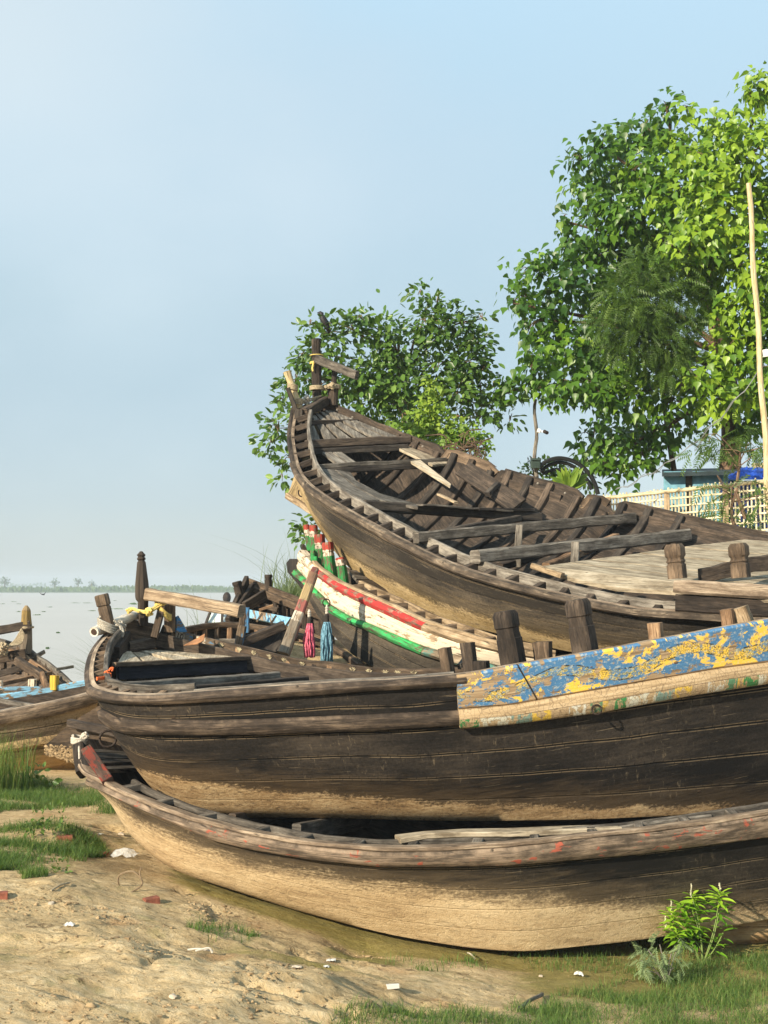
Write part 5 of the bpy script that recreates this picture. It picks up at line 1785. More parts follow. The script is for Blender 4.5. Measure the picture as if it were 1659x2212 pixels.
def unit(a):
    return a / np.maximum(1e-9, np.linalg.norm(a, axis=1, keepdims=True))


def leaf_mesh(name, tpl, pos, d, nrm, size, tint, mat, parent=None, loc=(0, 0, 0)):
    tv, tf = tpl
    d = unit(d)
    s = unit(np.cross(d, nrm))
    nn = np.cross(s, d)
    N = len(pos)
    sz = size[:, None, None]
    vs = pos[:, None, :] + sz * (tv[None, :, 0:1] * s[:, None, :] + tv[None, :, 1:2] * d[:, None, :] + tv[None, :, 2:3] * nn[:, None, :])
    fs = tf[None] + (np.arange(N) * len(tv))[:, None, None]
    return fast_mesh(name, vs.reshape(-1, 3), fs.reshape(-1, 4), 4, mat, {'tint': np.repeat(tint, len(tv))}, parent, loc)


def crown(blobs, tpl, size, per_area, cluster, droop, seed, spread=.10, shell=.42, up=.5, flat=1.0, lo=.0):
    """returns pos, dir, nrm, size, tint arrays and twig tips per blob"""
    r = np.random.default_rng(seed)
    Pp, D, Nn, S, T, tips = [], [], [], [], [], []
    for (px, py, rp, Y, tb) in blobs:
        c = np.array(P(px, py, Y))
        Rr = rp / F0 * Y
        nt = max(3, int(per_area * Rr * Rr / cluster))
        v = unit(r.normal(size=(nt, 3)))
        rad = Rr * r.random(nt) ** shell
        tip = c + v * rad[:, None] * np.array((1, flat, 1))
        tips.append((c, tip))
        tbias = tb + r.normal(0, .10, nt)
        for k in range(nt):
            m = max(2, int(cluster * r.uniform(.6, 1.4)))
            o = r.normal(size=(m, 3)) * spread
            q = tip[k] + o
            out = unit(q - c + 1e-6)
            dd = out * (1 - droop) + np.array((0, 0, -1.0)) * droop + r.normal(size=(m, 3)) * .33
            nn = out * .7 + np.array((-.25, -.45, up)) + r.normal(size=(m, 3)) * .45
            Pp.append(q)
            D.append(dd)
            Nn.append(nn)
            S.append(size * r.uniform(.5, 1.25, m))
            T.append(np.clip(tbias[k] + r.normal(0, .13, m), 0, 1))
    return np.concatenate(Pp), np.concatenate(D), np.concatenate(Nn), np.concatenate(S), np.concatenate(T), tips


def limbs(mb, base, top, r0, blobs_c, seed, twigs=None, tw_r=.008, ntw=4):
    rr = random.Random(seed)
    tr = catmull([base, base.lerp(top, .35) + V((rr.uniform(-.1, .1), rr.uniform(-.1, .1), 0)), base.lerp(top, .7) + V((rr.uniform(-.15, .15), 0, 0)), top], 5)
    mb.tube(tr, r0, 10, scale=[lerp(1.15, .5, i / (len(tr) - 1)) for i in range(len(tr))], jit=r0 * .2)
    for c in blobs_c:
        c = V(c)
        k = min(len(tr) - 1, max(3, int(len(tr) * min(1, max(.35, (c.z - base.z) / max(.1, top.z - base.z) * .75)))))
        s = tr[k]
        mid = s.lerp(c, .5) + V((rr.uniform(-.2, .2), rr.uniform(-.2, .2), rr.uniform(.0, .3)))
        path = catmull([s, mid, c], 5)
        rl = r0 * .34
        mb.tube(path, rl, 6, scale=[lerp(1, .28, i / (len(path) - 1)) for i in range(len(path))], jit=rl * .2)
    if twigs:
        for c, tip in twigs:
            for t in tip[:ntw]:
                a, b = V(c), V(t)
                m = a.lerp(b, .5) + V((0, 0, .05))
                mb.tube([a, m, b], tw_r, 4, scale=[1, .8, .4])


M['bark'] = wood('bark', (.05, .032, .02), (.15, .095, .058), (.30, .20, .13))
M['leaf_peepal'] = leaf_mat('peepal_leaf', (.022, .066, .012), (.085, .185, .016), (.27, .40, .030), .34, .38)
M['leaf_fig'] = leaf_mat('fig_leaf', (.026, .060, .014), (.080, .160, .028), (.22, .33, .065), .28, .36)
M['leaf_vine'] = leaf_mat('vine_leaf', (.07, .14, .02), (.16, .27, .03), (.30, .40, .05), .35, .5)
M['leaf_neem'] = leaf_mat('neem_leaf', (.035, .075, .014), (.075, .135, .022), (.16, .23, .04), .28, .5)
M['leaf_bright'] = leaf_mat('weed_leaf', (.05, .15, .015), (.17, .38, .02), (.42, .62, .05), .35, .5)
M['leaf_grey'] = leaf_mat('wormwood_leaf', (.10, .15, .06), (.17, .235, .10), (.27, .33, .17), .2, .7)
M['leaf_far'] = leaf_mat('far_leaf', (.035, .07, .02), (.06, .11, .03), (.10, .15, .045), .2, .7)

# --- big heart-leaved tree
PB = [(1490, 525, 70), (1440, 545, 62), (1395, 535, 58), (1360, 545, 50), (1540, 520, 60), (1130, 640, 34), (1108, 655, 20), (1145, 585, 34), (1182, 562, 26), (1165, 690, 52), (1215, 620, 52), (1245, 530, 44), (1216, 478, 24), (1268, 410, 48), (1258, 350, 34), (1300, 318, 40),
      (1345, 292, 40), (1392, 282, 38), (1440, 238, 26), (1490, 238, 22), (1420, 290, 35), (1545, 262, 26), (1590, 280, 45), (1622, 210, 38), (1652, 190, 34), (1335, 375, 66), (1400, 355, 62), (1470, 325, 62),
      (1540, 350, 74), (1620, 330, 84), (1325, 465, 74), (1400, 455, 76), (1480, 430, 76), (1560, 450, 86), (1645, 450, 86), (1285, 575, 70), (1300, 655, 66), (1205, 745, 62), (1265, 765, 72),
      (1335, 790, 70), (1150, 800, 44), (1110, 845, 32), (1075, 852, 20), (1212, 835, 52), (1292, 845, 60), (1372, 850, 64), (1440, 800, 60), (1555, 560, 72), (1640, 570, 84), (1525, 640, 52),
      (1600, 680, 72), (1662, 700, 66), (1565, 755, 56), (1625, 800, 74), (1500, 820, 46), (1560, 860, 52), (1470, 870, 46), (1640, 905, 52), (1282, 945, 38), (1330, 955, 52), (1300, 1010, 34),
      (1380, 935, 54), (1390, 985, 30), (1440, 930, 44), (1270, 985, 26), (1345, 1015, 30), (1500, 905, 30), (1780, 300, 120), (1780, 560, 130), (1770, 820, 120)]
pb = []
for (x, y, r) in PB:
    tb = .30  # sunlit right and shaded left of the crown put into leaf tint
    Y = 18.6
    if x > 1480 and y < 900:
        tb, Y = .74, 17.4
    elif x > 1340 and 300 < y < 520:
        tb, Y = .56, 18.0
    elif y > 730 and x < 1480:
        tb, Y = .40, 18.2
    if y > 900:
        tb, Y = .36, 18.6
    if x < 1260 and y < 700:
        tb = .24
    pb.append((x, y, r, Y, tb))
pt = thing('peepal_tree', 'large bright green heart-leaved tree filling the right edge behind the bamboo fence', 'tree', P(1572, 1060, 18.4))
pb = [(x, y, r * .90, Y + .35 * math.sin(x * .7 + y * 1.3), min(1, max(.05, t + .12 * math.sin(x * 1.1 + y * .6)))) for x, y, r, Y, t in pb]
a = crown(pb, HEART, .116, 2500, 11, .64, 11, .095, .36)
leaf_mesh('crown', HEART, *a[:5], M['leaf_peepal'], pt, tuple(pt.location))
mb = MB()
limbs(mb, P(1575, 1090, 18.7), P(1545, 420, 18.9), .14, [c for c, t in a[5]][::3], 2, a[5], .009, 4)
mb.build('trunk', M['bark'], pt)

# --- neem in front of it
nt_ = thing('neem_tree', 'olive green feathery-leaved tree in front of the heart-leaved tree', 'tree', P(1470, 1060, 19.0))
nb = [(1385, 590, 50), (1340, 640, 50), (1330, 700, 45), (1400, 650, 72), (1450, 600, 50), (1470, 660, 50), (1390, 720, 66), (1450, 730, 52), (1345, 745, 32), (1480, 770, 30), (1440, 790, 40)]
nb = [(x, y, r * .88, 17.25, .36) for x, y, r in nb]
a = crown(nb, FROND, .19, 3000, 6, .38, 21, .07, .42)
leaf_mesh('crown', FROND, *a[:5], M['leaf_neem'], nt_, tuple(nt_.location))
mb = MB()
limbs(mb, P(1470, 1090, 19.0), P(1420, 720, 18.2), .04, [c for c, t in a[5]], 4)
mb.build('trunk', M['bark'], nt_)

# --- young neem at the right by the fence
for (lab, bl, base, top, sd) in (
        ('young feathery-leaved sapling rising over the top right of the bamboo fence', [(1555, 970, 30), (1600, 950, 28), (1535, 992, 20), (1630, 965, 30), (1655, 945, 30), (1590, 975, 20), (1500, 975, 20), (1530, 955, 20)], (1610, 1120), (1600, 960), 31),
        ('thin leafy sapling growing against the front of the bamboo fence', [(1545, 1078, 22), (1580, 1068, 24), (1600, 1100, 28), (1560, 1112, 22), (1630, 1085, 24), (1640, 1120, 26), (1535, 1050, 12), (1655, 1068, 16)], (1600, 1160), (1590, 1060), 32)):
    st = thing('sapling', lab, 'sapling', P(base[0], base[1], 15.2), 'saplings by the bamboo fence')
    a = crown([(x, y, r, 15.2 if sd == 32 else 16.2, .42 if sd == 32 else .30) for x, y, r in bl], FROND, .19, 900 if sd == 31 else 700, 4, .4, sd, .06, .5)
    leaf_mesh('crown', FROND, *a[:5], M['leaf_neem'], st, tuple(st.location))
    mb = MB()
    yy = 15.2 if sd == 32 else 16.2
    limbs(mb, P(*base, yy), P(*top, yy), .022, [c for c, t in a[5]], sd)
    mb.build('trunk', M['bark'], st)

# --- fig tree behind the raised bow
FB = [(600, 925, 34), (588, 955, 26), (628, 990, 28), (610, 1030, 12), (640, 900, 26), (652, 765, 22), (640, 820, 38), (612, 865, 14), (690, 765, 42), (722, 730, 36), (700, 715, 16), (762, 712, 36), (780, 688, 20), (822, 722, 46),
      (862, 760, 60), (912, 635, 20), (918, 690, 42), (945, 655, 22), (950, 710, 50), (1000, 705, 36), (1042, 688, 16), (1030, 740, 34), (1000, 785, 52), (940, 800, 62), (870, 835, 62), (800, 805, 60),
      (745, 820, 52), (695, 830, 40), (985, 855, 52), (1040, 850, 32), (1062, 882, 26), (1102, 908, 15), (1035, 905, 26), (800, 870, 50), (870, 890, 50), (1045, 800, 18), (670, 700, 12), (1065, 835, 14), (655, 1130, 10), (668, 1145, 8), (660, 1160, 8)]
ft = thing('fig_tree', 'dark green round-leaved tree behind the raised bow of the topmost boat', 'tree', P(880, 1120, 18.6))
a = crown([(x, y, r, 18.2 if y < 1100 else 16.9, .42 - .12 * (x > 980) + .10 * (y > 840)) for x, y, r in FB], OVAL, .110, 3100, 10, .30, 41, .080, .42, .6)
leaf_mesh('crown', OVAL, *a[:5], M['leaf_fig'], ft, tuple(ft.location))
mb = MB()
limbs(mb, P(880, 1150, 18.8), P(880, 780, 18.8), .06, [c for c, t in a[5] if c[2] > 3.5][::2], 6, [q for q in a[5] if q[0][2] > 3.5], .008, 4)
mb.build('trunk', M['bark'], ft)

# --- creeper shrub with bare twigs
vb = [(935, 870, 26), (925, 905, 32), (955, 925, 34), (905, 935, 24), (985, 935, 28), (950, 955, 36), (1015, 950, 28), (1042, 960, 18), (870, 930, 22), (1035, 985, 16), (960, 985, 30), (930, 835, 18)]
vt = thing('creeper_shrub', 'light yellow-green creeper mound behind the far rail of the topmost boat', 'shrub', P(960, 1060, 17.2))
a = crown([(x, y, r, 17.2, .5 + .2 * (y < 930)) for x, y, r in vb], HEART, .062, 8500, 7, .45, 51, .05, .5)
leaf_mesh('crown', HEART, *a[:5], M['leaf_vine'], vt, tuple(vt.location))
mb = MB()
rr = random.Random(9)
for k in range(70):
    a0 = P(rr.uniform(960, 1050), rr.uniform(960, 1005), 16.7)
    b0 = a0 + V((rr.uniform(-.35, .25), rr.uniform(-.1, .1), rr.uniform(-.25, .22)))
    m0 = a0.lerp(b0, .5) + V((rr.uniform(-.1, .1), 0, rr.uniform(-.02, .12)))
    mb.tube(catmull([a0, m0, b0], 4), rr.uniform(.004, .009), 4)
mb.build('bare_twigs', M['bark'], vt)

# --- shrubs by the gate
for (lab, bl, s, mt, sd, base) in (
        ('small dark shrub left of the thin lamp pole', [(1145, 1015, 14), (1135, 1022, 10), (1158, 1012, 10)], .06, 'leaf_fig', 61, (1145, 1040)),
        ('dark green bushes under the black arches', [(1185, 1015, 20), (1205, 1025, 22), (1230, 1015, 18), (1250, 1030, 20), (1270, 1040, 18), (1175, 1000, 10)], .07, 'leaf_fig', 62, (1215, 1060))):
    st = thing('shrub', lab, 'shrub', P(base[0], base[1], 18.6))
    a = crown([(x, y, r, 18.6, .22) for x, y, r in bl], OVAL, s, 6500, 5, .2, sd, .04, .5)
    leaf_mesh('crown', OVAL, *a[:5], M[mt], st, tuple(st.location))
    mb = MB()
    limbs(mb, P(base[0], base[1] + 30, 18.7), P(base[0], base[1] - 20, 18.7), .02, [c for c, t in a[5]], sd)
    mb.build('stem', M['bark'], st)
palm = thing('palm_plant', 'spiky fan of pale green palm leaves beside the black arches', 'plant', P(1232, 1058, 17.6))
rr = random.Random(12)
N = 60
base = np.array(P(1228, 1056, 17.6))
ang = np.array([rr.uniform(-1.25, 1.25) for _ in range(N)])
dd = np.stack([np.sin(ang), np.array([rr.uniform(-.5, .5) for _ in range(N)]), np.cos(ang)], 1)
nn = np.stack([np.array([rr.uniform(-.4, .4) for _ in range(N)]), -np.ones(N), np.full(N, .3)], 1)
leaf_mesh('fronds', LANCE, np.repeat(base[None], N, 0), dd, nn, np.array([rr.uniform(.18, .34) for _ in range(N)]) * np.where(ang > .3, 1.0, .9), np.array([rr.uniform(.3, .9) for _ in range(N)]), M['leaf_vine'], palm, tuple(palm.location))

# ------------------------------------------------------------------ fence, poles, arches, hut
fence = thing('bamboo_fence', 'pale yellow bamboo lattice fence under the trees at the right edge', 'fence', P(1480, 1150, 17))
A, B = P(1262, 1076, 18.6), P(1735, 1026, 16.0)
hgt = .80
M['lath'] = wood('bamboo_lath', (.28, .22, .12), (.60, .53, .35), (.76, .70, .52), rough=.6)


def fp(t, z, dy=0):
    q = A.lerp(B, t)
    nrm = V((B.y - A.y, -(B.x - A.x), 0)).normalized()
    return q + UP * (z - .03) + nrm * dy


posts_t = [.0, .135, .42, .685, .93, 1.0]
for a_, b_ in zip(posts_t, posts_t[1:]):
    mb = MB()
    n_ = max(2, int((b_ - a_) * 3.9 / .064))
    for k in range(n_ + 1):
        t = lerp(a_, b_, k / n_)
        e = rnd.uniform(.0, .035)
        mb.beam(fp(t + rnd.uniform(-.0012, .0012), -hgt), fp(t + rnd.uniform(-.0012, .0012), .02 + e), rnd.uniform(.016, .024), .010, V((0, 1, 0)), .2, 5)
    for k in range(1, 9):
        z = -hgt * k / 8.5 + rnd.uniform(-.006, .006)
        mb.beam(fp(a_, z, .012), fp(b_, z + rnd.uniform(-.006, .006), .012), .022, .010, V((0, 1, 0)), .2, 6)
    mb.build('lattice_panel', M['lath'], fence)
mb = MB()
pl = [fp(t / 30, .0, .02) for t in range(31)]
mb.tube(pl, .024, 8, jit=.004)
mb.build('top_rail', M['lath'], fence)
for t in posts_t[1:-1]:
    part_beam('post', fp(t, -hgt - .3, .03), fp(t, .005, .03), .065, .05, M['wood_tan'] if t < .9 else M['wood_pale'], fence, V((0, 1, 0)))

hut = thing('hut', 'pale blue sheet-walled hut under the large tree behind the bamboo fence', 'hut', P(1485, 1120, 17.9))
M['blue_wall'] = plain('blue_painted_sheet', (.16, .34, .43), .7, .25, 9)
M['dark_roof'] = plain('dark_roof_sheet', (.03, .045, .05), .7, .3, 6)
M['hut_gap'] = plain('hut_doorway_boards', (.13, .10, .075), .8, .4, 12)


def wallslab(x0, y0, x1, y1, Y, th, mat, name, par, x2=None):
    mb = MB()
    mb.slab([P(x0, y1, Y), P(x1, y1, Y), P(x1, y0, Y), P(x0, y0, Y)], th, V((0, 0, 1)), 0, V((0, -1, 0)))
    return mb.build(name, mat, par)


wallslab(1436, 1018, 1481, 1135, 17.9, .08, M['blue_wall'], 'wall', hut)
wallslab(1497, 1018, 1600, 1135, 17.9, .08, M['blue_wall'], 'wall', hut)
wallslab(1481, 1020, 1497, 1135, 17.96, .05, M['hut_gap'], 'door', hut)
wallslab(1436, 1021, 1600, 1135, 19.4, .08, M['blue_wall'], 'wall', hut)
mb = MB()
mb.slab([P(1430, 1021, 17.75), P(1606, 1017, 17.75), P(1606, 1010, 19.5), P(1430, 1014, 19.5)], .05)
mb.build('roof', M['dark_roof'], hut)
M['tarp'] = plain('blue_plastic_sheet', (.018, .065, .38), .35, .3, 18, .4)
M['tarp_dark'] = plain('dark_blue_sheet', (.012, .035, .16), .5, .4, 6, .3)
st = thing('stall', 'stall with bright blue plastic heaped on top behind the right part of the fence', 'stall', P(1640, 1130, 17.2))
wallslab(1575, 1038, 1740, 1140, 16.85, .5, M['tarp_dark'], 'side_sheet', st)
mb = MB()
nxh, nyh = 40, 12
vs, fs, uvs = [], [], []
for j in range(nyh + 1):
    for i in range(nxh + 1):
        u, v = i / nxh, j / nyh
        base = P(lerp(1572, 1740, u), 1036, 16.75).lerp(P(lerp(1572, 1740, u), 1036, 17.5), v)
        h = .15 * math.sin(math.pi * min(1, max(0, v))) * min(1, u * 4 + .2) + .05 * noise.noise(V((u * 9, v * 5, 1))) + .03 * noise.noise(V((u * 30, v * 9, 3)))
        vs.append(base + UP * max(0, h))
for j in range(nyh):
    for i in range(nxh):
        q = j * (nxh + 1) + i
        fs.append((q, q + 1, q + nxh + 2, q + nxh + 1))
        uvs.append([(0, 0)] * 4)
mb.add(vs, fs, uvs)
mb.build('plastic_sheet', M['tarp'], st, smooth=25)
part_beam('box', P(1627, 1012, 17.3), P(1660, 1012, 17.3), .14, .13, M['wood_tan'], st)

mb = MB()
pl = [P(lerp(1617, 1668, t / 16) + (2 * math.sin(t * 1.3)), lerp(396, 1190, t / 16), 15.4) for t in range(17)]
bp = MB()
bp.tube(pl[::-1], .031, 10, scale=[(1.08 if k % 3 == 0 else 1.0) * lerp(1.12, .86, k / 16) for k in range(17)])
o = bp.build('bamboo_pole', M['bamboo'])
tag(o, 'tall leaning bamboo pole rising in front of the large tree at the right edge', 'bamboo pole')
mb = MB()
mb.beam(P(1653, 756, 15.33), P(1655, 771, 15.33), .055, .05, V((0, 1, 0)), .1)
M['white_plastic'] = plain('white_plastic', (.78, .78, .75), .5, .05)
tag(mb.build('junction_box', M['white_plastic']), 'small white box fixed to the tall bamboo pole', 'box')
mb = MB()
cab = []
for t in range(25):
    s = t / 24
    q = P(lerp(1650, 1330, s), lerp(790, 1060, s), lerp(15.4, 17.6, s))
    cab.append(q - UP * (.22 * math.sin(math.pi * s)) + V((0, 0, .02 * math.sin(s * 40))))
mb.tube(cab, .0055, 5)
mb.tube([p + V((.015 * math.sin(i * 1.9), 0, .02 * math.cos(i * 1.3))) for i, p in enumerate(cab)], .0035, 5)
M['cable'] = plain('grey_cable', (.22, .23, .24), .6)
tag(mb.build('cable', M['cable']), 'grey twisted cable slanting from the bamboo pole down to the fence', 'cable')

lp = thing('lamp_pole', 'thin wooden pole with small camera bracket and dark box beside the black arches', 'pole', P(1157, 1060, 18.2))
mb = MB()
pl = [P(1157 + 2.5 * math.sin(t * .9), lerp(1060, 862, t / 14), 18.2) for t in range(15)]
mb.tube(pl, .026, 8, scale=[lerp(1.1, .8, k / 14) for k in range(15)], jit=.006)
mb.build('pole', M['wood_grey'], lp)
mb = MB()
mb.tube([P(1161, 932, 18.15), P(1172, 932, 18.1), P(1177, 934, 18.05)], .012, 6)
mb.beam(P(1161, 930, 18.12), P(1167, 932, 18.12), .05, .05)
mb.build('bracket', M['white_plastic'], lp)
mb = MB()
mb.tube([P(1176, 932, 18.05), P(1182, 935, 17.98)], .024, 9)
mb.build('camera', M['iron'], lp)
mb = MB()
mb.beam(P(1157, 1012, 18.1), P(1157, 995, 18.1), .13, .12, V((0, 1, .1)))
mb.beam(P(1147, 993, 18.1), P(1168, 993, 18.1), .16, .03, UP)
mb.build('box', plain('dark_green_box', (.03, .05, .04), .7), lp)
ar = thing('arch_gate', 'black curved arches showing above the far rail of the topmost boat', 'arch', P(1225, 1070, 18.3))
for k, (pts, r) in enumerate((([(1164, 1012), (1175, 1000), (1193, 992), (1212, 990), (1235, 995), (1255, 1006), (1273, 1024), (1285, 1045), (1292, 1068)], .030),
                              ([(1168, 1020), (1180, 1008), (1198, 1000), (1214, 999), (1234, 1005), (1252, 1018), (1268, 1036), (1278, 1058)], .026),
                              ([(1172, 1024), (1185, 1018), (1202, 1014), (1218, 1017), (1234, 1024)], .022))):
    mb = MB()
    mb.tube(catmull([P(x, y, 18.3 + .06 * k) for x, y in pts], 4), r, 8)
    mb.build('arch_bar', plain('black_painted_iron', (.012, .013, .013), .5), ar)

# ------------------------------------------------------------------ birds
M['bird'] = plain('black_feathers', (.015, .014, .015), .6, .2)
mb = MB()
c = P(699, 694, 18.0)
pts = [(c + V((.075, 0, -.16)), .012), (c + V((.05, 0, -.08)), .035), (c + V((.02, 0, -.02)), .052), (c + V((-.01, 0, .035)), .046), (c + V((-.025, 0, .07)), .032), (c + V((-.03, 0, .10)), .034), (c + V((-.045, 0, .115)), .022), (c + V((-.085, 0, .112)), .004)]
mb.tube([p for p, r in pts], 1, 8, scale=[r for p, r in pts])
mb.tube([c + V((.01, .01, -.04)), c + V((.01, .0, -.11))], .005, 4)
tag(mb.build('bird', M['bird'], smooth=180), 'black bird perched on the top left twig of the round-leaved tree', 'bird')
mb = MB()
c = P(92, 1284, 60)
sc = 60 / F0
for s in (-1, 1):
    q = [c, c + V((s * 3.5, 0, 2.2)) * sc, c + V((s * 7.0, .5, 4.4)) * sc, c + V((s * 4.0, 2.5, 1.4)) * sc]
    nn = (q[1] - q[0]).cross(q[3] - q[0])
    mb.slab(q if nn.z > 0 else q[::-1], .012)
mb.tube([c + V((-3.0, 0, .2)) * sc, c, c + V((3.0, 0, -.6)) * sc, c + V((5, 0, -.8)) * sc], .03, 6, scale=[.3, 1, .8, .3])
tag(mb.build('bird', M['bird']), 'small dark bird flying low over the river with raised wings', 'bird')

# ------------------------------------------------------------------ far bank
r = np.random.default_rng(5)
N = 9000
fx = r.uniform(-420, 420, N)
fy = 566 - fx * .055 + r.uniform(0, 26, N)
fz = r.uniform(-.3, 1.0, N) + .7 * np.sin(fx * .05) * np.sin(fx * .013 + 2)
pos = np.stack([fx, fy, fz], 1)
leaf_mesh('far_bank_reeds', OVAL, pos, np.stack([r.normal(0, .5, N), r.normal(0, .3, N), np.ones(N)], 1), np.stack([r.normal(0, .5, N), -np.ones(N), r.normal(.4, .3, N)], 1),
          r.uniform(.9, 1.9, N), r.random(N), M['leaf_far'])
bpy.data.objects['far_bank_reeds']['kind'] = 'stuff'
tag(bpy.data.objects['far_bank_reeds'], 'low green reed belt along the far bank of the river', 'reeds')
fxs = r.uniform(-900, 900, 5000)
pos = np.stack([fxs, 1250 + r.uniform(0, 60, 5000), r.uniform(0, 1, 5000) * np.maximum(0, 1.5 + 2.5 * np.sin(fxs * .021) * np.sin(fxs * .0083 + 1) + 1.5 * np.sin(fxs * .09))], 1)
tag(leaf_mesh('distant_woodland', OVAL, pos, r.normal(size=(5000, 3)), np.stack([r.normal(0, .5, 5000), -np.ones(5000), np.full(5000, .4)], 1), r.uniform(1.5, 3.5, 5000), r.random(5000), M['leaf_far']),
    'hazy wooded line on the horizon behind the far bank', 'woodland', None, 'stuff')
for k, (px, py, rp, lab) in enumerate(((10, 1254, 11, 'hazy round tree at the left end of the far bank'), (118, 1257, 9, 'small hazy tree on the far bank above the flying bird'),
                                       (169, 1254, 9, 'taller hazy tree on the far bank with a visible stem'), (198, 1260, 8, 'low hazy bush-like tree right of the taller far tree'))):
    Y = 640
    t = thing('tree', lab, 'tree', P(px, 1272, Y), 'lone trees on the far bank')
    a = crown([(px, py, rp * .62, Y, .4), (px - rp * .5, py + 2, rp * .5, Y, .3), (px + rp * .5, py + 1, rp * .5, Y, .4), (px, py + 4, rp * .5, Y, .3)], OVAL, .8, 30, 3, .2, 70 + k, .3, .5)
    leaf_mesh('crown', OVAL, *a[:5], M['leaf_far'], t, tuple(t.location))
    mb = MB()
    mb.tube([P(px, 1274, Y), P(px, py, Y)], .25, 6)
    mb.build('trunk', M['bark'], t)

# floating weed clumps
for k, (px, py, wpx, hpx) in enumerate(((162, 1303, 11, 1.2), (188, 1303, 10, 1.6), (288, 1306, 9, 4.0), (253, 1316, 14, 2), (40, 1305, 4, 1), (41, 1322, 5, 1.5), (95, 1322, 4, .8), (80, 1329, 8, .8), (108, 1312, 4, 1),
                                        (200, 1320, 7, 1), (248, 1298, 4, 1), (6, 1305, 4, 1), (125, 1368, 3, 1), (103, 1402, 3, 1), (30, 1300, 5, 1))):
    q = P(px, py, 100)
    t_ = (CAMH - WATER) / (CAMH - q.z)
    c = V((0, 0, CAMH)) + (q - V((0, 0, CAMH))) * t_
    w = wpx / F0 * c.y
    hh = hpx / F0 * c.y
    m_ = int(26 + wpx * 5)
    pos = np.array(c) + np.stack([r.normal(0, .5, m_) * w, r.normal(0, .6, m_) * w, r.uniform(0, .3, m_) * hh], 1)
    o = leaf_mesh('water_hyacinth', OVAL, pos, np.stack([r.normal(0, .6, m_), r.normal(0, .5, m_), np.ones(m_)], 1), np.stack([r.normal(0, .5, m_), -np.ones(m_), np.full(m_, .4)], 1),
                  r.uniform(.5, 1.0, m_) * max(hh, .12), r.uniform(0, .6, m_), M['leaf_fig'] if k in (2, 3) else M['leaf_far'], None, tuple(c))
    lab = {2: 'bright green floating weed clump just left of the tall bow post', 3: 'long thin green floating weed raft above the bamboo pole'}.get(k, 'small dark clump of weed drifting on the open river')
    tag(o, lab, 'floating weed', 'weed clumps drifting on the river')

# ------------------------------------------------------------------ grass
M['grass'] = leaf_mat('grass_blade', (.040, .080, .016), (.085, .165, .028), (.27, .29, .085), .3, .6)
M['reed'] = leaf_mat('reed_blade', (.10, .14, .07), (.17, .22, .11), (.30, .32, .18), .3, .6)


def blades(name, pts, L, W, seed, mat, lean=.5, lab=None, tint=(.45, .18), kind='stuff', cat='grass', seg=3, parent=None, wind=(0, 0)):
    r = np.random.default_rng(seed)
    N = len(pts)
    pts = np.asarray(pts)
    az = r.uniform(0, 2 * np.pi, N)
    ln = L * r.uniform(.45, 1.25, N)
    le = lean * r.uniform(.2, 1.3, N)
    d = np.stack([np.cos(az), np.sin(az), np.zeros(N)], 1) + np.array((wind[0], wind[1], 0))
    side = np.stack([-np.sin(az + r.normal(0, .6, N)), np.cos(az + r.normal(0, .6, N)), np.zeros(N)], 1)
    w = W * r.uniform(.6, 1.3, N)
    rows = []
    for s in range(seg + 1):
        t = s / seg
        c = pts + d * (le * ln * t * t)[:, None] + np.array((0, 0, 1.0)) * (ln * (t - .35 * le * t * t))[:, None]
        ww = w * (1 - t) ** .7 if s < seg else w * .03
        rows += [c - side * ww[:, None] / 2, c + side * ww[:, None] / 2]
    k = 2 * (seg + 1)
    vs = np.stack(rows, 1)
    fs = []
    for s in range(seg):
        fs.append((2 * s, 2 * s + 1, 2 * s + 3, 2 * s + 2))
    fs = np.array(fs)[None] + (np.arange(N) * k)[:, None, None]
    tn = np.clip(r.normal(tint[0], tint[1], N), 0, 1)
    c0 = tuple(pts.mean(0))
    o = fast_mesh(name, vs.reshape(-1, 3), fs.reshape(-1, 4), 4, mat, {'tint': np.repeat(tn, k)}, parent, c0 if parent is None else tuple(parent.location))
    if parent is None:
        tag(o, lab, cat, None, kind)
    return o


def inpoly(x, y, poly):
    c = False
    j = len(poly) - 1
    for i in range(len(poly)):
        if (poly[i][1] > y) != (poly[j][1] > y) and x < (poly[j][0] - poly[i][0]) * (y - poly[i][1]) / (poly[j][1] - poly[i][1]) + poly[i][0]:
            c = not c
        j = i
    return c


def scatter(poly_px, n, seed, clump=1.5, thr=-.15, edge=True):
    poly = [tuple(hit(px, py).xy) for px, py in poly_px]
    rr = random.Random(seed)
    x0, x1 = min(p[0] for p in poly), max(p[0] for p in poly)
    y0, y1 = min(p[1] for p in poly), max(p[1] for p in poly)
    out = []
    tries = 0
    while len(out) < n and tries < n * 40:
        tries += 1
        x, y = rr.uniform(x0, x1), rr.uniform(y0, y1)
        j = noise.noise_vector(V((x * 3, y * 3, seed))) * .16
        if not inpoly(x + j.x, y + j.y, poly):
            continue
        if noise.noise(V((x * clump * 1.7, y * clump * 1.7, seed * 3.1))) + rr.uniform(-.35, .35) < thr:
            continue
        out.append((x, y, gh(x, y) - .006))
    return out


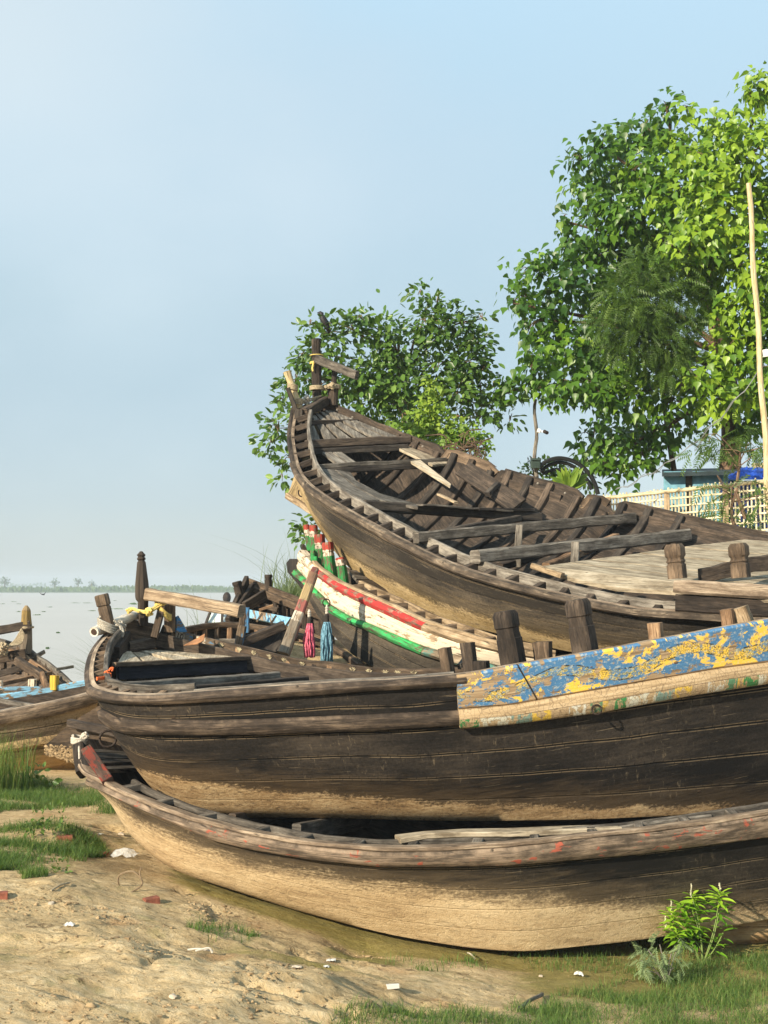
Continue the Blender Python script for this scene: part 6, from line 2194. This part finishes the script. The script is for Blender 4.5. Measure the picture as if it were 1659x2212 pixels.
blades('foreground_grass', scatter([(640, 2225), (760, 2192), (900, 2196), (1050, 2204), (1160, 2178), (1290, 2140), (1400, 2100), (1480, 2080), (1700, 2060), (1720, 2300), (600, 2300)], 22000, 1, 1.6, -.12), .085, .0040, 1, M['grass'], 1.0,
       'short green grass growing along the lower right corner', (.46, .26))
blades('sparse_grass', scatter([(1090, 2050), (1180, 2045), (1420, 2030), (1660, 2060), (1660, 2110), (1400, 2120), (1150, 2090), (1060, 2070)], 1900, 2, 2.2, .05) +
       scatter([(860, 2085), (1000, 2075), (1060, 2110), (930, 2120)], 260, 3, 2, .1) + scatter([(830, 2070), (900, 2070), (900, 2090), (840, 2090)], 40, 13, 2, -.2) + scatter([(400, 2020), (500, 2005), (560, 2025), (430, 2050)], 500, 4, 2, -.1) +
       scatter([(20, 1885), (110, 1880), (120, 1905), (40, 1912)], 600, 14, 2, -.1), .075, .004, 2, M['grass'], .7, 'sparse tufts of grass on the bare mud before the lowest boat', (.4, .2))
blades('bank_grass', scatter([(-60, 1690), (60, 1684), (130, 1690), (210, 1705), (250, 1735), (262, 1765), (180, 1762), (80, 1750), (-60, 1762)], 13000, 5, 1.7, -.22) +
       scatter([(-60, 1800), (60, 1788), (130, 1795), (200, 1805), (225, 1838), (200, 1872), (120, 1868), (50, 1880), (-60, 1892)], 9500, 6, 1.7, -.10), .085, .0048, 3, M['grass'], 1.0, 'patches of green grass on the bank left of the lowest boat', (.40, .26))
blades('tall_grass', scatter([(-60, 1690), (30, 1690), (52, 1700), (66, 1712), (-60, 1715)], 620, 7, 2.0, -.2), .52, .008, 4, M['grass'], .35, 'tall thin grass at the left edge before the weathered boat', (.6, .2))

# reeds behind the boats
rr = random.Random(77)


def reed_pts(px0, px1, py, Y, n):
    out = []
    for _ in range(n):
        q = P(rr.uniform(px0, px1), py, Y + rr.uniform(-.3, .3))
        out.append((q.x, q.y, max(WATER - .1, min(q.z, 9))))
    return out


blades('reed_clump', reed_pts(590, 655, 1300, 17.4, 130), .62, .010, 11, M['reed'], .8, 'tall arching reeds behind the dark wreck and tricolour boat bow', (.5, .25), 'stuff', 'reeds', 6, None, (-.3, 0))
blades('reed_clump', reed_pts(560, 640, 1290, 17.2, 16), 1.0, .010, 16, M['reed'], .8, 'few long reed stems arching high above the dark wreck', (.4, .25), 'stuff', 'reeds', 7, None, (-.4, 0))
blades('reed_clump', reed_pts(610, 655, 1296, 17.1, 420), .26, .010, 12, M['reed'], .7, 'bushy low grass tuft right behind the dark wreck', (.35, .2), 'stuff', 'reeds', 4)
blades('reed_clump', reed_pts(200, 255, 1500, 16.6, 110), .75, .008, 13, M['reed'], 1.1, 'fine drooping grass in the gap between the left boats and the middle boat bow', (.3, .25), 'stuff', 'reeds', 7, None, (-.55, 0))
blades('reed_clump', reed_pts(380, 470, 1380, 15.6, 22), .62, .006, 14, M['reed'], 1.0, 'thin reed stems under the cross beam of the middle boat', (.3, .25), 'stuff', 'reeds', 7, None, (-.4, 0))


# ------------------------------------------------------------------ weeds
def whorl(c, axis, n, L, tint, seed, drop=.15):
    r = np.random.default_rng(seed)
    az = np.arange(n) * 2.39996 + r.uniform(0, 6)
    lv = np.linspace(0, 1, n)
    d = np.stack([np.cos(az), np.sin(az), .55 - .8 * (1 - lv) - drop + r.normal(0, .15, n)], 1)
    nn = np.stack([-.15 * np.cos(az), -.15 * np.sin(az), np.ones(n)], 1) + r.normal(0, .15, (n, 3))
    pos = np.array(c)[None] + np.array(axis)[None] * (lv * .09 - .05)[:, None]
    sz = L * (.55 + .6 * np.sin(np.pi * np.clip(1 - lv * .75, 0, 1))) * r.uniform(.8, 1.2, n)
    return pos, d, nn, sz, np.clip(tint + lv * .25 + r.normal(0, .08, n), 0, 1)


gp = ghit(1517, 2084)
wd = thing('weed', 'bright lime green weed with whorled narrow leaves by the right end of the lowest boat', 'weed', gp)
Yw = gp.y
heads = [(1497, 1945, 26, .72), (1496, 1968, 18, .6), (1554, 1942, 24, .72), (1553, 1972, 16, .3), (1453, 1985, 18, .75), (1503, 2003, 26, .68), (1462, 2025, 22, .62), (1500, 2030, 14, .25), (1450, 2005, 12, .35), (1562, 2015, 5, .35), (1480, 1998, 14, .3), (1545, 2045, 8, .4), (1470, 1962, 14, .45)]
arrs = [whorl(P(x, y, Yw + rnd.uniform(-.08, .08)), (0, 0, 1), n + 2, .105, t, 100 + i) for i, (x, y, n, t) in enumerate(heads)]
leaf_mesh('leaves', LANCE, *[np.concatenate(z) for z in zip(*arrs)], M['leaf_bright'], wd, tuple(wd.location))
mb = MB()
for (x, y, n_, t) in heads[:10]:
    q = P(x, y, Yw)
    mb.tube(catmull([gp - UP * .01, gp.lerp(q, .5) + V((.02, 0, .01)), q], 4), .004, 5)
M['stem'] = plain('green_stem', (.16, .22, .06), .7)
mb.build('stem', M['stem'], wd)
mb = MB()
for (x, y) in ((1493, 1920), (1555, 1918), (1450, 1957), (1437, 1990)):
    q = P(x, y, Yw)
    mb.tube([q - UP * .06, q + UP * .035], .003, 4)
    for k in range(9):
        mb.blob(q + V((rnd.uniform(-.008, .008), rnd.uniform(-.008, .008), -.04 + k * .009)), .005, rings=3, seg=5)
mb.build('flower_spike', plain('seed_spike', (.55, .52, .36), .8), wd)

gp = ghit(1440, 2128)
wg = thing('weed', 'grey-green feathery wormwood drooping beside the bright lime weed', 'weed', gp)
r = np.random.default_rng(8)
bl = [(1400, 2052, 18, gp.y, .5), (1425, 2040, 16, gp.y, .6), (1385, 2075, 14, gp.y, .5), (1450, 2060, 16, gp.y, .45), (1420, 2075, 18, gp.y, .4), (1468, 2040, 10, gp.y, .4), (1400, 2098, 12, gp.y, .45), (1455, 2090, 12, gp.y, .3), (1440, 2110, 10, gp.y, .4)]
a = crown(bl, FROND, .085, 5200, 4, .45, 91, .02, .5)
leaf_mesh('leaves', FROND, *a[:5], M['leaf_grey'], wg, tuple(wg.location))
mb = MB()
for b_ in bl:
    q = P(b_[0], b_[1], gp.y)
    mb.tube(catmull([gp, gp.lerp(q, .5) + UP * .03, q], 4), .004, 5)
mb.build('stem', M['wood_grey'], wg)

for (px, py, lab, hh, rp, sz, sd) in ((83, 1706, 'leafy green plant in the grass before the weathered left boat', 1668, 18, .075, 201), (70, 1812, 'small upright weed in the grass patch left of the lowest boat', 1768, 14, .045, 202), (118, 1806, 'thin twiggy weed at the right of the grass patch by the lowest boat', 1760, 16, .045, 203),
                                      (120, 2165 - 280, 'low sprawling weed on the bare mud at the left', 1872, 14, .04, 204)):
    gp = ghit(px, py)
    w_ = thing('weed', lab, 'weed', gp)
    a = crown([(px, hh, rp, gp.y, .5), (px - rp, hh + rp * .7, rp * .8, gp.y, .4), (px + rp, hh + rp * .7, rp * .8, gp.y, .4), (px, hh + rp * 1.3, rp * .8, gp.y, .35)], OVAL, sz, 2600 if sd == 201 else 2200, 4, .1, sd, .03, .5)
    leaf_mesh('leaves', OVAL, *a[:5], M['leaf_neem'] if sd > 201 else M['leaf_fig'], w_, tuple(w_.location))
    mb = MB()
    for c, t in a[5]:
        mb.tube([gp, gp.lerp(V(c), .6) + UP * .02, V(c)], .003, 4)
    mb.build('stem', M['stem'], w_)

# ------------------------------------------------------------------ litter, bricks, stones, sticks
M['brick'] = plain('red_brick', (.22, .075, .045), .9, .35, 22, .6)
M['litter'] = plain('white_litter', (.58, .56, .51), .7, .12)
M['stone'] = plain('pale_stone', (.50, .42, .32), .9, .3, 12, .5)
n = NT('clear_plastic_bag')
M['plastic'] = n.principled((.82, .84, .84), .15, n.bump(n.noise(n.obj(), 30, 4), .8, .02), .6, Alpha=.45)


def block(name, px, py, w, d, h, rz, mat, lab, cat, group=None, tilt=0, sink=.25):
    p = ghit(px, py)
    mb = MB()
    c, s = math.cos(rz), math.sin(rz)
    a = V((c, s, tilt)).normalized()
    mb.sweep([p - a * w / 2 + UP * h * (.5 - sink), p + UP * h * (.5 - sink), p + a * w / 2 + UP * h * (.5 - sink)], rect(d, h, .12), UP, jit=min(w, d, h) * .12)
    return tag(mb.build(name, mat), lab, cat, group)


block('brick', 1017, 2046, .125, .10, .075, .05, M['brick'], 'broken brick end wedged under the keel of the lowest boat', 'brick', None, 0, .1)
block('brick', 327, 1950, .10, .07, .05, .5, M['brick'], 'orange-red brick lump on the mud with a twig beside it', 'brick', None, .1, .3)
block('brick', 208, 1845, .16, .09, .04, -.1, M['brick'], 'flat red brick piece at the grass edge left of the plastic bag', 'brick', None, 0, .5)
block('brick', 140, 1812, .12, .08, .04, .2, M['brick'], 'dull red brick piece half hidden in the grass patch', 'brick', None, 0, .3)
block('brick', 2, 1940, .08, .06, .05, .2, M['brick'], 'brick chip at the very left edge of the mud', 'brick')


def crumple(name, px, py, w, h, seed, mat, lab, cat, flat=.5, group=None):
    p = ghit(px, py)
    mb = MB()
    vs, fs, uvs = [], [], []
    k = 7
    rr = random.Random(seed)
    for j in range(k):
        for i in range(k):
            u, v = i / (k - 1) - .5, j / (k - 1) - .5
            vs.append(p + V((u * w * (1 + rr.uniform(-.15, .15)), v * w * .8, .008 + h * (max(0, .6 - (u * u + v * v) * 2) * flat + rr.uniform(0, .5)))))
    for j in range(k - 1):
        for i in range(k - 1):
            q = j * k + i
            fs.append((q, q + 1, q + k + 1, q + k))
            uvs.append([(0, 0)] * 4)
    mb.add(vs, fs, uvs)
    return tag(mb.build(name, mat, smooth=20), lab, cat, group)


crumple('plastic_bag', 268, 1852, .19, .05, 1, M['plastic'], 'crumpled clear plastic bag on the wet mud by the lowest boat', 'plastic bag', 1.6)
crumple('litter', 150, 2003, .055, .025, 2, M['litter'], 'white and orange paper scrap on the left mud', 'litter', 1.0)
crumple('litter', 1250, 2110, .06, .03, 5, M['litter'], 'torn white wrapper on the mud left of the grey-green weed', 'litter', 1.0)
mb = MB()
p = ghit(848, 2137)
mb.beam(p + V((-.034, 0, .014)), p + V((.034, .012, .017)), .05, .028, V((.1, .2, 1)), .1, 4, 0, .9, .006)
tag(mb.build('litter', M['litter']), 'small white box-shaped scrap on the mud at the bottom centre', 'litter')
LIT = [(715, 2078, .06, 'white strip scrap on the mud above the small white box'), (705, 2092, .035, 'thin pale scrap just below the white strip'), (640, 2093, .06, 'greyish crumpled paper left of the white strip'),
       (218, 1805, .04, 'white scrap at the mouth of the burrow'), (175, 2093, .012, 'tiny white speck')]
for k, (px, py, w, lab) in enumerate(LIT[:4]):
    crumple('litter', px, py, w, .018, 30 + k, M['litter'] if k != 2 else M['stone'], lab, 'litter', .4)
STN = [(372, 2156, .045, 'pale pink stone low on the left mud'), (262, 1804, .05, 'pale stone beside the lowest boat hull under the grass'), (290, 1800, .07, 'flat cream stone touching the lowest boat hull'),
       (110, 1955, .05, 'largest pale stone among the crumbly clods at left'), (1168, 2110, .03, 'small pale stone left of the torn white wrapper')]
for k, (px, py, w, lab) in enumerate(STN):
    p = ghit(px, py)
    mb = MB()
    mb.blob(p + UP * w * .15, w * .5, rings=6, seg=9, squash=(1, .8, .6), jit=.5)
    tag(mb.build('stone', M['stone'], smooth=40), lab, 'stone')
STK = [((110, 1928), (150, 1913), .006, 'straw-coloured stick lying across the left mud clods', 'rope_tan'), ((405, 2056), (460, 2062), .006, 'pair of bleached straws on the mud below the middle', 'bamboo_white'), ((1118, 2185), (1172, 2155), .012, 'grey driftwood stick at the edge of the foreground grass', 'wood_grey'),
       ((1010, 2062), (1025, 2076), .006, 'short pale twig under the broken brick end', 'bamboo_white')]
for a_, b_, r_, lab, mt in STK:
    p, q = ghit(*a_) + UP * .012, ghit(*b_) + UP * .018
    mb = MB()
    mb.tube(catmull([p, p.lerp(q, .5) + UP * .01, q], 5), r_, 6, jit=r_ * .4)
    if 'pair' in lab:
        mb.tube(catmull([p + V((.05, -.03, 0)), p.lerp(q, .5) + V((.05, -.02, .02)), q + V((0, -.03, 0))], 5), r_, 6)
    tag(mb.build('stick', M[mt]), lab, 'stick')
# dry twig curl near the brick lump
p = ghit(295, 1925)
mb = MB()
mb.tube(catmull([p + V((-.12, .05, -.02)), p + V((-.12, .0, .10)), p + V((-.02, 0, .13)), p + V((.04, 0, .05)), p + V((-.03, -.04, .0)), p + V((-.08, -.1, -.01))], 5), .006, 5)
mb.tube(catmull([p + V((.04, 0, .05)), p + V((.02, 0, .12)), p + V((.03, 0, .16))], 4), .005, 5)
tag(mb.build('stick', M['wood_tan']), 'curled dry twig beside the orange-red brick lump', 'stick')
# small gravel and crumbs (uncountable)
rr = random.Random(31)
mb = MB()
M['crumb'] = plain('mud_crumb', (.30, .21, .115), .95, .4, 9, .5)
CLOD = [(150, 1965, .42, .10, 150), (330, 2080, .38, .10, 150), (455, 1975, .16, .14, 120), (470, 2000, .12, .10, 60), (40, 1965, .3, .08, 60), (560, 2170, .25, .22, 130), (250, 1995, .3, .06, 60), (620, 2120, .3, .06, 50),
        (110, 2200, .4, .1, 80), (330, 2190, .35, .06, 60), (780, 2050, .22, .10, 50), (700, 2085, .25, .05, 40)]
for px, py, wx, wy, num in CLOD:
    c = hit(px, py)
    for _ in range(num):
        x, y = c.x + rr.gauss(0, wx * .5), c.y + rr.gauss(0, wy * .7)
        w = rr.uniform(.003, .010) * (1.8 if rr.random() < .06 else 1)
        mb.blob(V((x, y, gh(x, y) + w * .1)), w, rings=3, seg=6, squash=(1.3, 1, .6), jit=.8)
for _ in range(500):
    x, y = rr.uniform(-2.9, 1.8), rr.uniform(6.3, 9.6)
    w = rr.uniform(.002, .006)
    mb.blob(V((x, y, gh(x, y) + w * .1)), w, rings=3, seg=5, squash=(1, 1, .6), jit=.6)
tag(mb.build('mud_crumbs', M['crumb'], smooth=60), 'tiny mud crumbs and grit scattered over the bare bank', 'grit', None, 'stuff')
# prop log under the right end of the lowest boat
M['clay_log'] = wood('clay_smeared_log', (.16, .09, .04), (.34, .21, .10), (.5, .34, .18))
mb = MB()
p0, p1 = ghit(1545, 2066) + UP * .08, ghit(1690, 2070) + UP * .1
mb.tube([p0.lerp(p1, i / 8) + V((0, .45, .02)) for i in range(9)], .14, 12, scale=[.8, .95, 1, 1.05, 1, 1.05, 1, .95, .95], jit=.03)
tag(mb.build('log', M['clay_log']), 'clay-smeared log propping the right end of the lowest boat', 'log')

# ------------------------------------------------------------------ light, sky, haze
SKY = ((0.0, (.53, .61, .63)), (.06, (.47, .585, .68)), (.2, (.57, .73, .79)), (.40, (.66, .92, 1.07)))
CLOUD, SKYK, HAZE = (.80, .90, .95), 4.1, .0008
SUN_EL, SUN_AZ = R(25), R(224)          # azimuth clockwise from +Y
sd = V((math.sin(SUN_AZ) * math.cos(SUN_EL), math.cos(SUN_AZ) * math.cos(SUN_EL), math.sin(SUN_EL)))
sl = bpy.data.lights.new('sun', 'SUN')
sl.energy = 5.0
sl.angle = R(.6)
sl.color = (1.0, .88, .68)
so_ = bpy.data.objects.new('sun', sl)
C.objects.link(so_)
so_.rotation_euler = (-sd).to_track_quat('-Z', 'Y').to_euler()
so_.location = (-8, -6, 12)
W = bpy.data.worlds.new('World')
bpy.context.scene.world = W
W.use_nodes = True
wt = W.node_tree
wt.nodes.clear()
sky = wt.nodes.new('ShaderNodeTexSky')
sky.sky_type = 'NISHITA'
sky.sun_disc = False
sky.sun_elevation = SUN_EL
sky.sun_rotation = SUN_AZ
sky.altitude = 60
sky.air_density = 1.0
sky.dust_density = .8
sky.ozone_density = 1.5
# a hazy monsoon sky: the clear sky veiled by pale thin cloud
tc = wt.nodes.new('ShaderNodeTexCoord')
sx = wt.nodes.new('ShaderNodeSeparateXYZ')
wt.links.new(tc.outputs['Generated'], sx.inputs[0])
rp = wt.nodes.new('ShaderNodeValToRGB')
wt.links.new(sx.outputs[2], rp.inputs[0])
cr = rp.color_ramp
cr.elements.new(.5)
cr.elements.new(.5)
for e, (pp, cc) in zip(cr.elements, SKY):
    e.position = pp
    e.color = (*cc, 1)
nz = wt.nodes.new('ShaderNodeTexNoise')
nz.inputs['Scale'].default_value = 2.6
nz.inputs['Detail'].default_value = 5
mp = wt.nodes.new('ShaderNodeMapping')
mp.inputs['Scale'].default_value = (1, 1, 1.6)
mp.inputs['Location'].default_value = (.75, .3, .2)
wt.links.new(tc.outputs['Generated'], mp.inputs[0])
wt.links.new(mp.outputs[0], nz.inputs['Vector'])
mr = wt.nodes.new('ShaderNodeMapRange')
mr.inputs[1].default_value = .45
mr.inputs[2].default_value = .75
mr.inputs[3].default_value = 0
mr.inputs[4].default_value = .45
wt.links.new(nz.outputs[0], mr.inputs[0])
cl = wt.nodes.new('ShaderNodeMix')
cl.data_type = 'RGBA'
wt.links.new(mr.outputs[0], cl.inputs[0])
wt.links.new(rp.outputs[0], cl.inputs[6])
cl.inputs[7].default_value = (*CLOUD, 1)
# a soft bright cloud bank high on the left
last = cl.outputs[2]
for (cpx, cpy, r0_, st_) in ((-80, 60, .24, 1.0), (640, 420, .085, .35), (250, 640, .12, .3)):
    dv = ray(cpx, cpy).normalized()
    ds = wt.nodes.new('ShaderNodeVectorMath')
    ds.operation = 'DISTANCE'
    wt.links.new(tc.outputs['Generated'], ds.inputs[0])
    ds.inputs[1].default_value = dv
    ad = wt.nodes.new('ShaderNodeMath')
    ad.operation = 'MULTIPLY_ADD'
    wt.links.new(nz.outputs[0], ad.inputs[0])
    ad.inputs[1].default_value = -.22
    wt.links.new(ds.outputs['Value'], ad.inputs[2])
    mr2 = wt.nodes.new('ShaderNodeMapRange')
    mr2.interpolation_type = 'SMOOTHSTEP'
    wt.links.new(ad.outputs[0], mr2.inputs[0])
    mr2.inputs[1].default_value = r0_ - .11
    mr2.inputs[2].default_value = -.16
    mr2.inputs[3].default_value = 0
    mr2.inputs[4].default_value = st_
    c2 = wt.nodes.new('ShaderNodeMix')
    c2.data_type = 'RGBA'
    wt.links.new(mr2.outputs[0], c2.inputs[0])
    wt.links.new(last, c2.inputs[6])
    c2.inputs[7].default_value = (.86, .99, 1.03, 1)
    last = c2.outputs[2]
sca = wt.nodes.new('ShaderNodeVectorMath')
sca.operation = 'SCALE'
sca.inputs[3].default_value = SKYK
wt.links.new(last, sca.inputs[0])
mx = wt.nodes.new('ShaderNodeMix')
mx.data_type = 'RGBA'
mx.inputs[0].default_value = .82
wt.links.new(sky.outputs[0], mx.inputs[6])
wt.links.new(sca.outputs[0], mx.inputs[7])
bg = wt.nodes.new('ShaderNodeBackground')
bg.inputs[1].default_value = .13
wo = wt.nodes.new('ShaderNodeOutputWorld')
wt.links.new(mx.outputs[2], bg.inputs[0])
wt.links.new(bg.outputs[0], wo.inputs[0])
# hazy river air
n = NT('haze')
vol = n.node('ShaderNodeVolumePrincipled', {'Color': (.80, .90, 1.0), 'Density': HAZE, 'Anisotropy': 0.0})
n.t.links.new(vol.outputs[0], n.out.inputs['Volume'])
mb = MB()
X, Y0, Y1, Z0, Z1 = 1320, -35, 1420, -2.8, 11.5
vs = [V((x, y, z)) for z in (Z0, Z1) for x, y in ((-X, Y0), (X, Y0), (X, Y1), (-X, Y1))]
mb.add(vs, [(3, 2, 1, 0), (4, 5, 6, 7), (0, 1, 5, 4), (1, 2, 6, 5), (2, 3, 7, 6), (3, 0, 4, 7)], [[(0, 0)] * 4] * 6)
hz = mb.build('haze', n.mat, loc=(0, 0, 0))
tag(hz, 'thin pale haze in the air over the river', 'haze', None, 'stuff')
sc = bpy.context.scene
sc.view_settings.view_transform = 'Standard'
sc.view_settings.look = 'None'
sc.view_settings.exposure = 0.75
sc.view_settings.gamma = 1
sc.cycles.max_bounces = 6
sc.cycles.transparent_max_bounces = 8
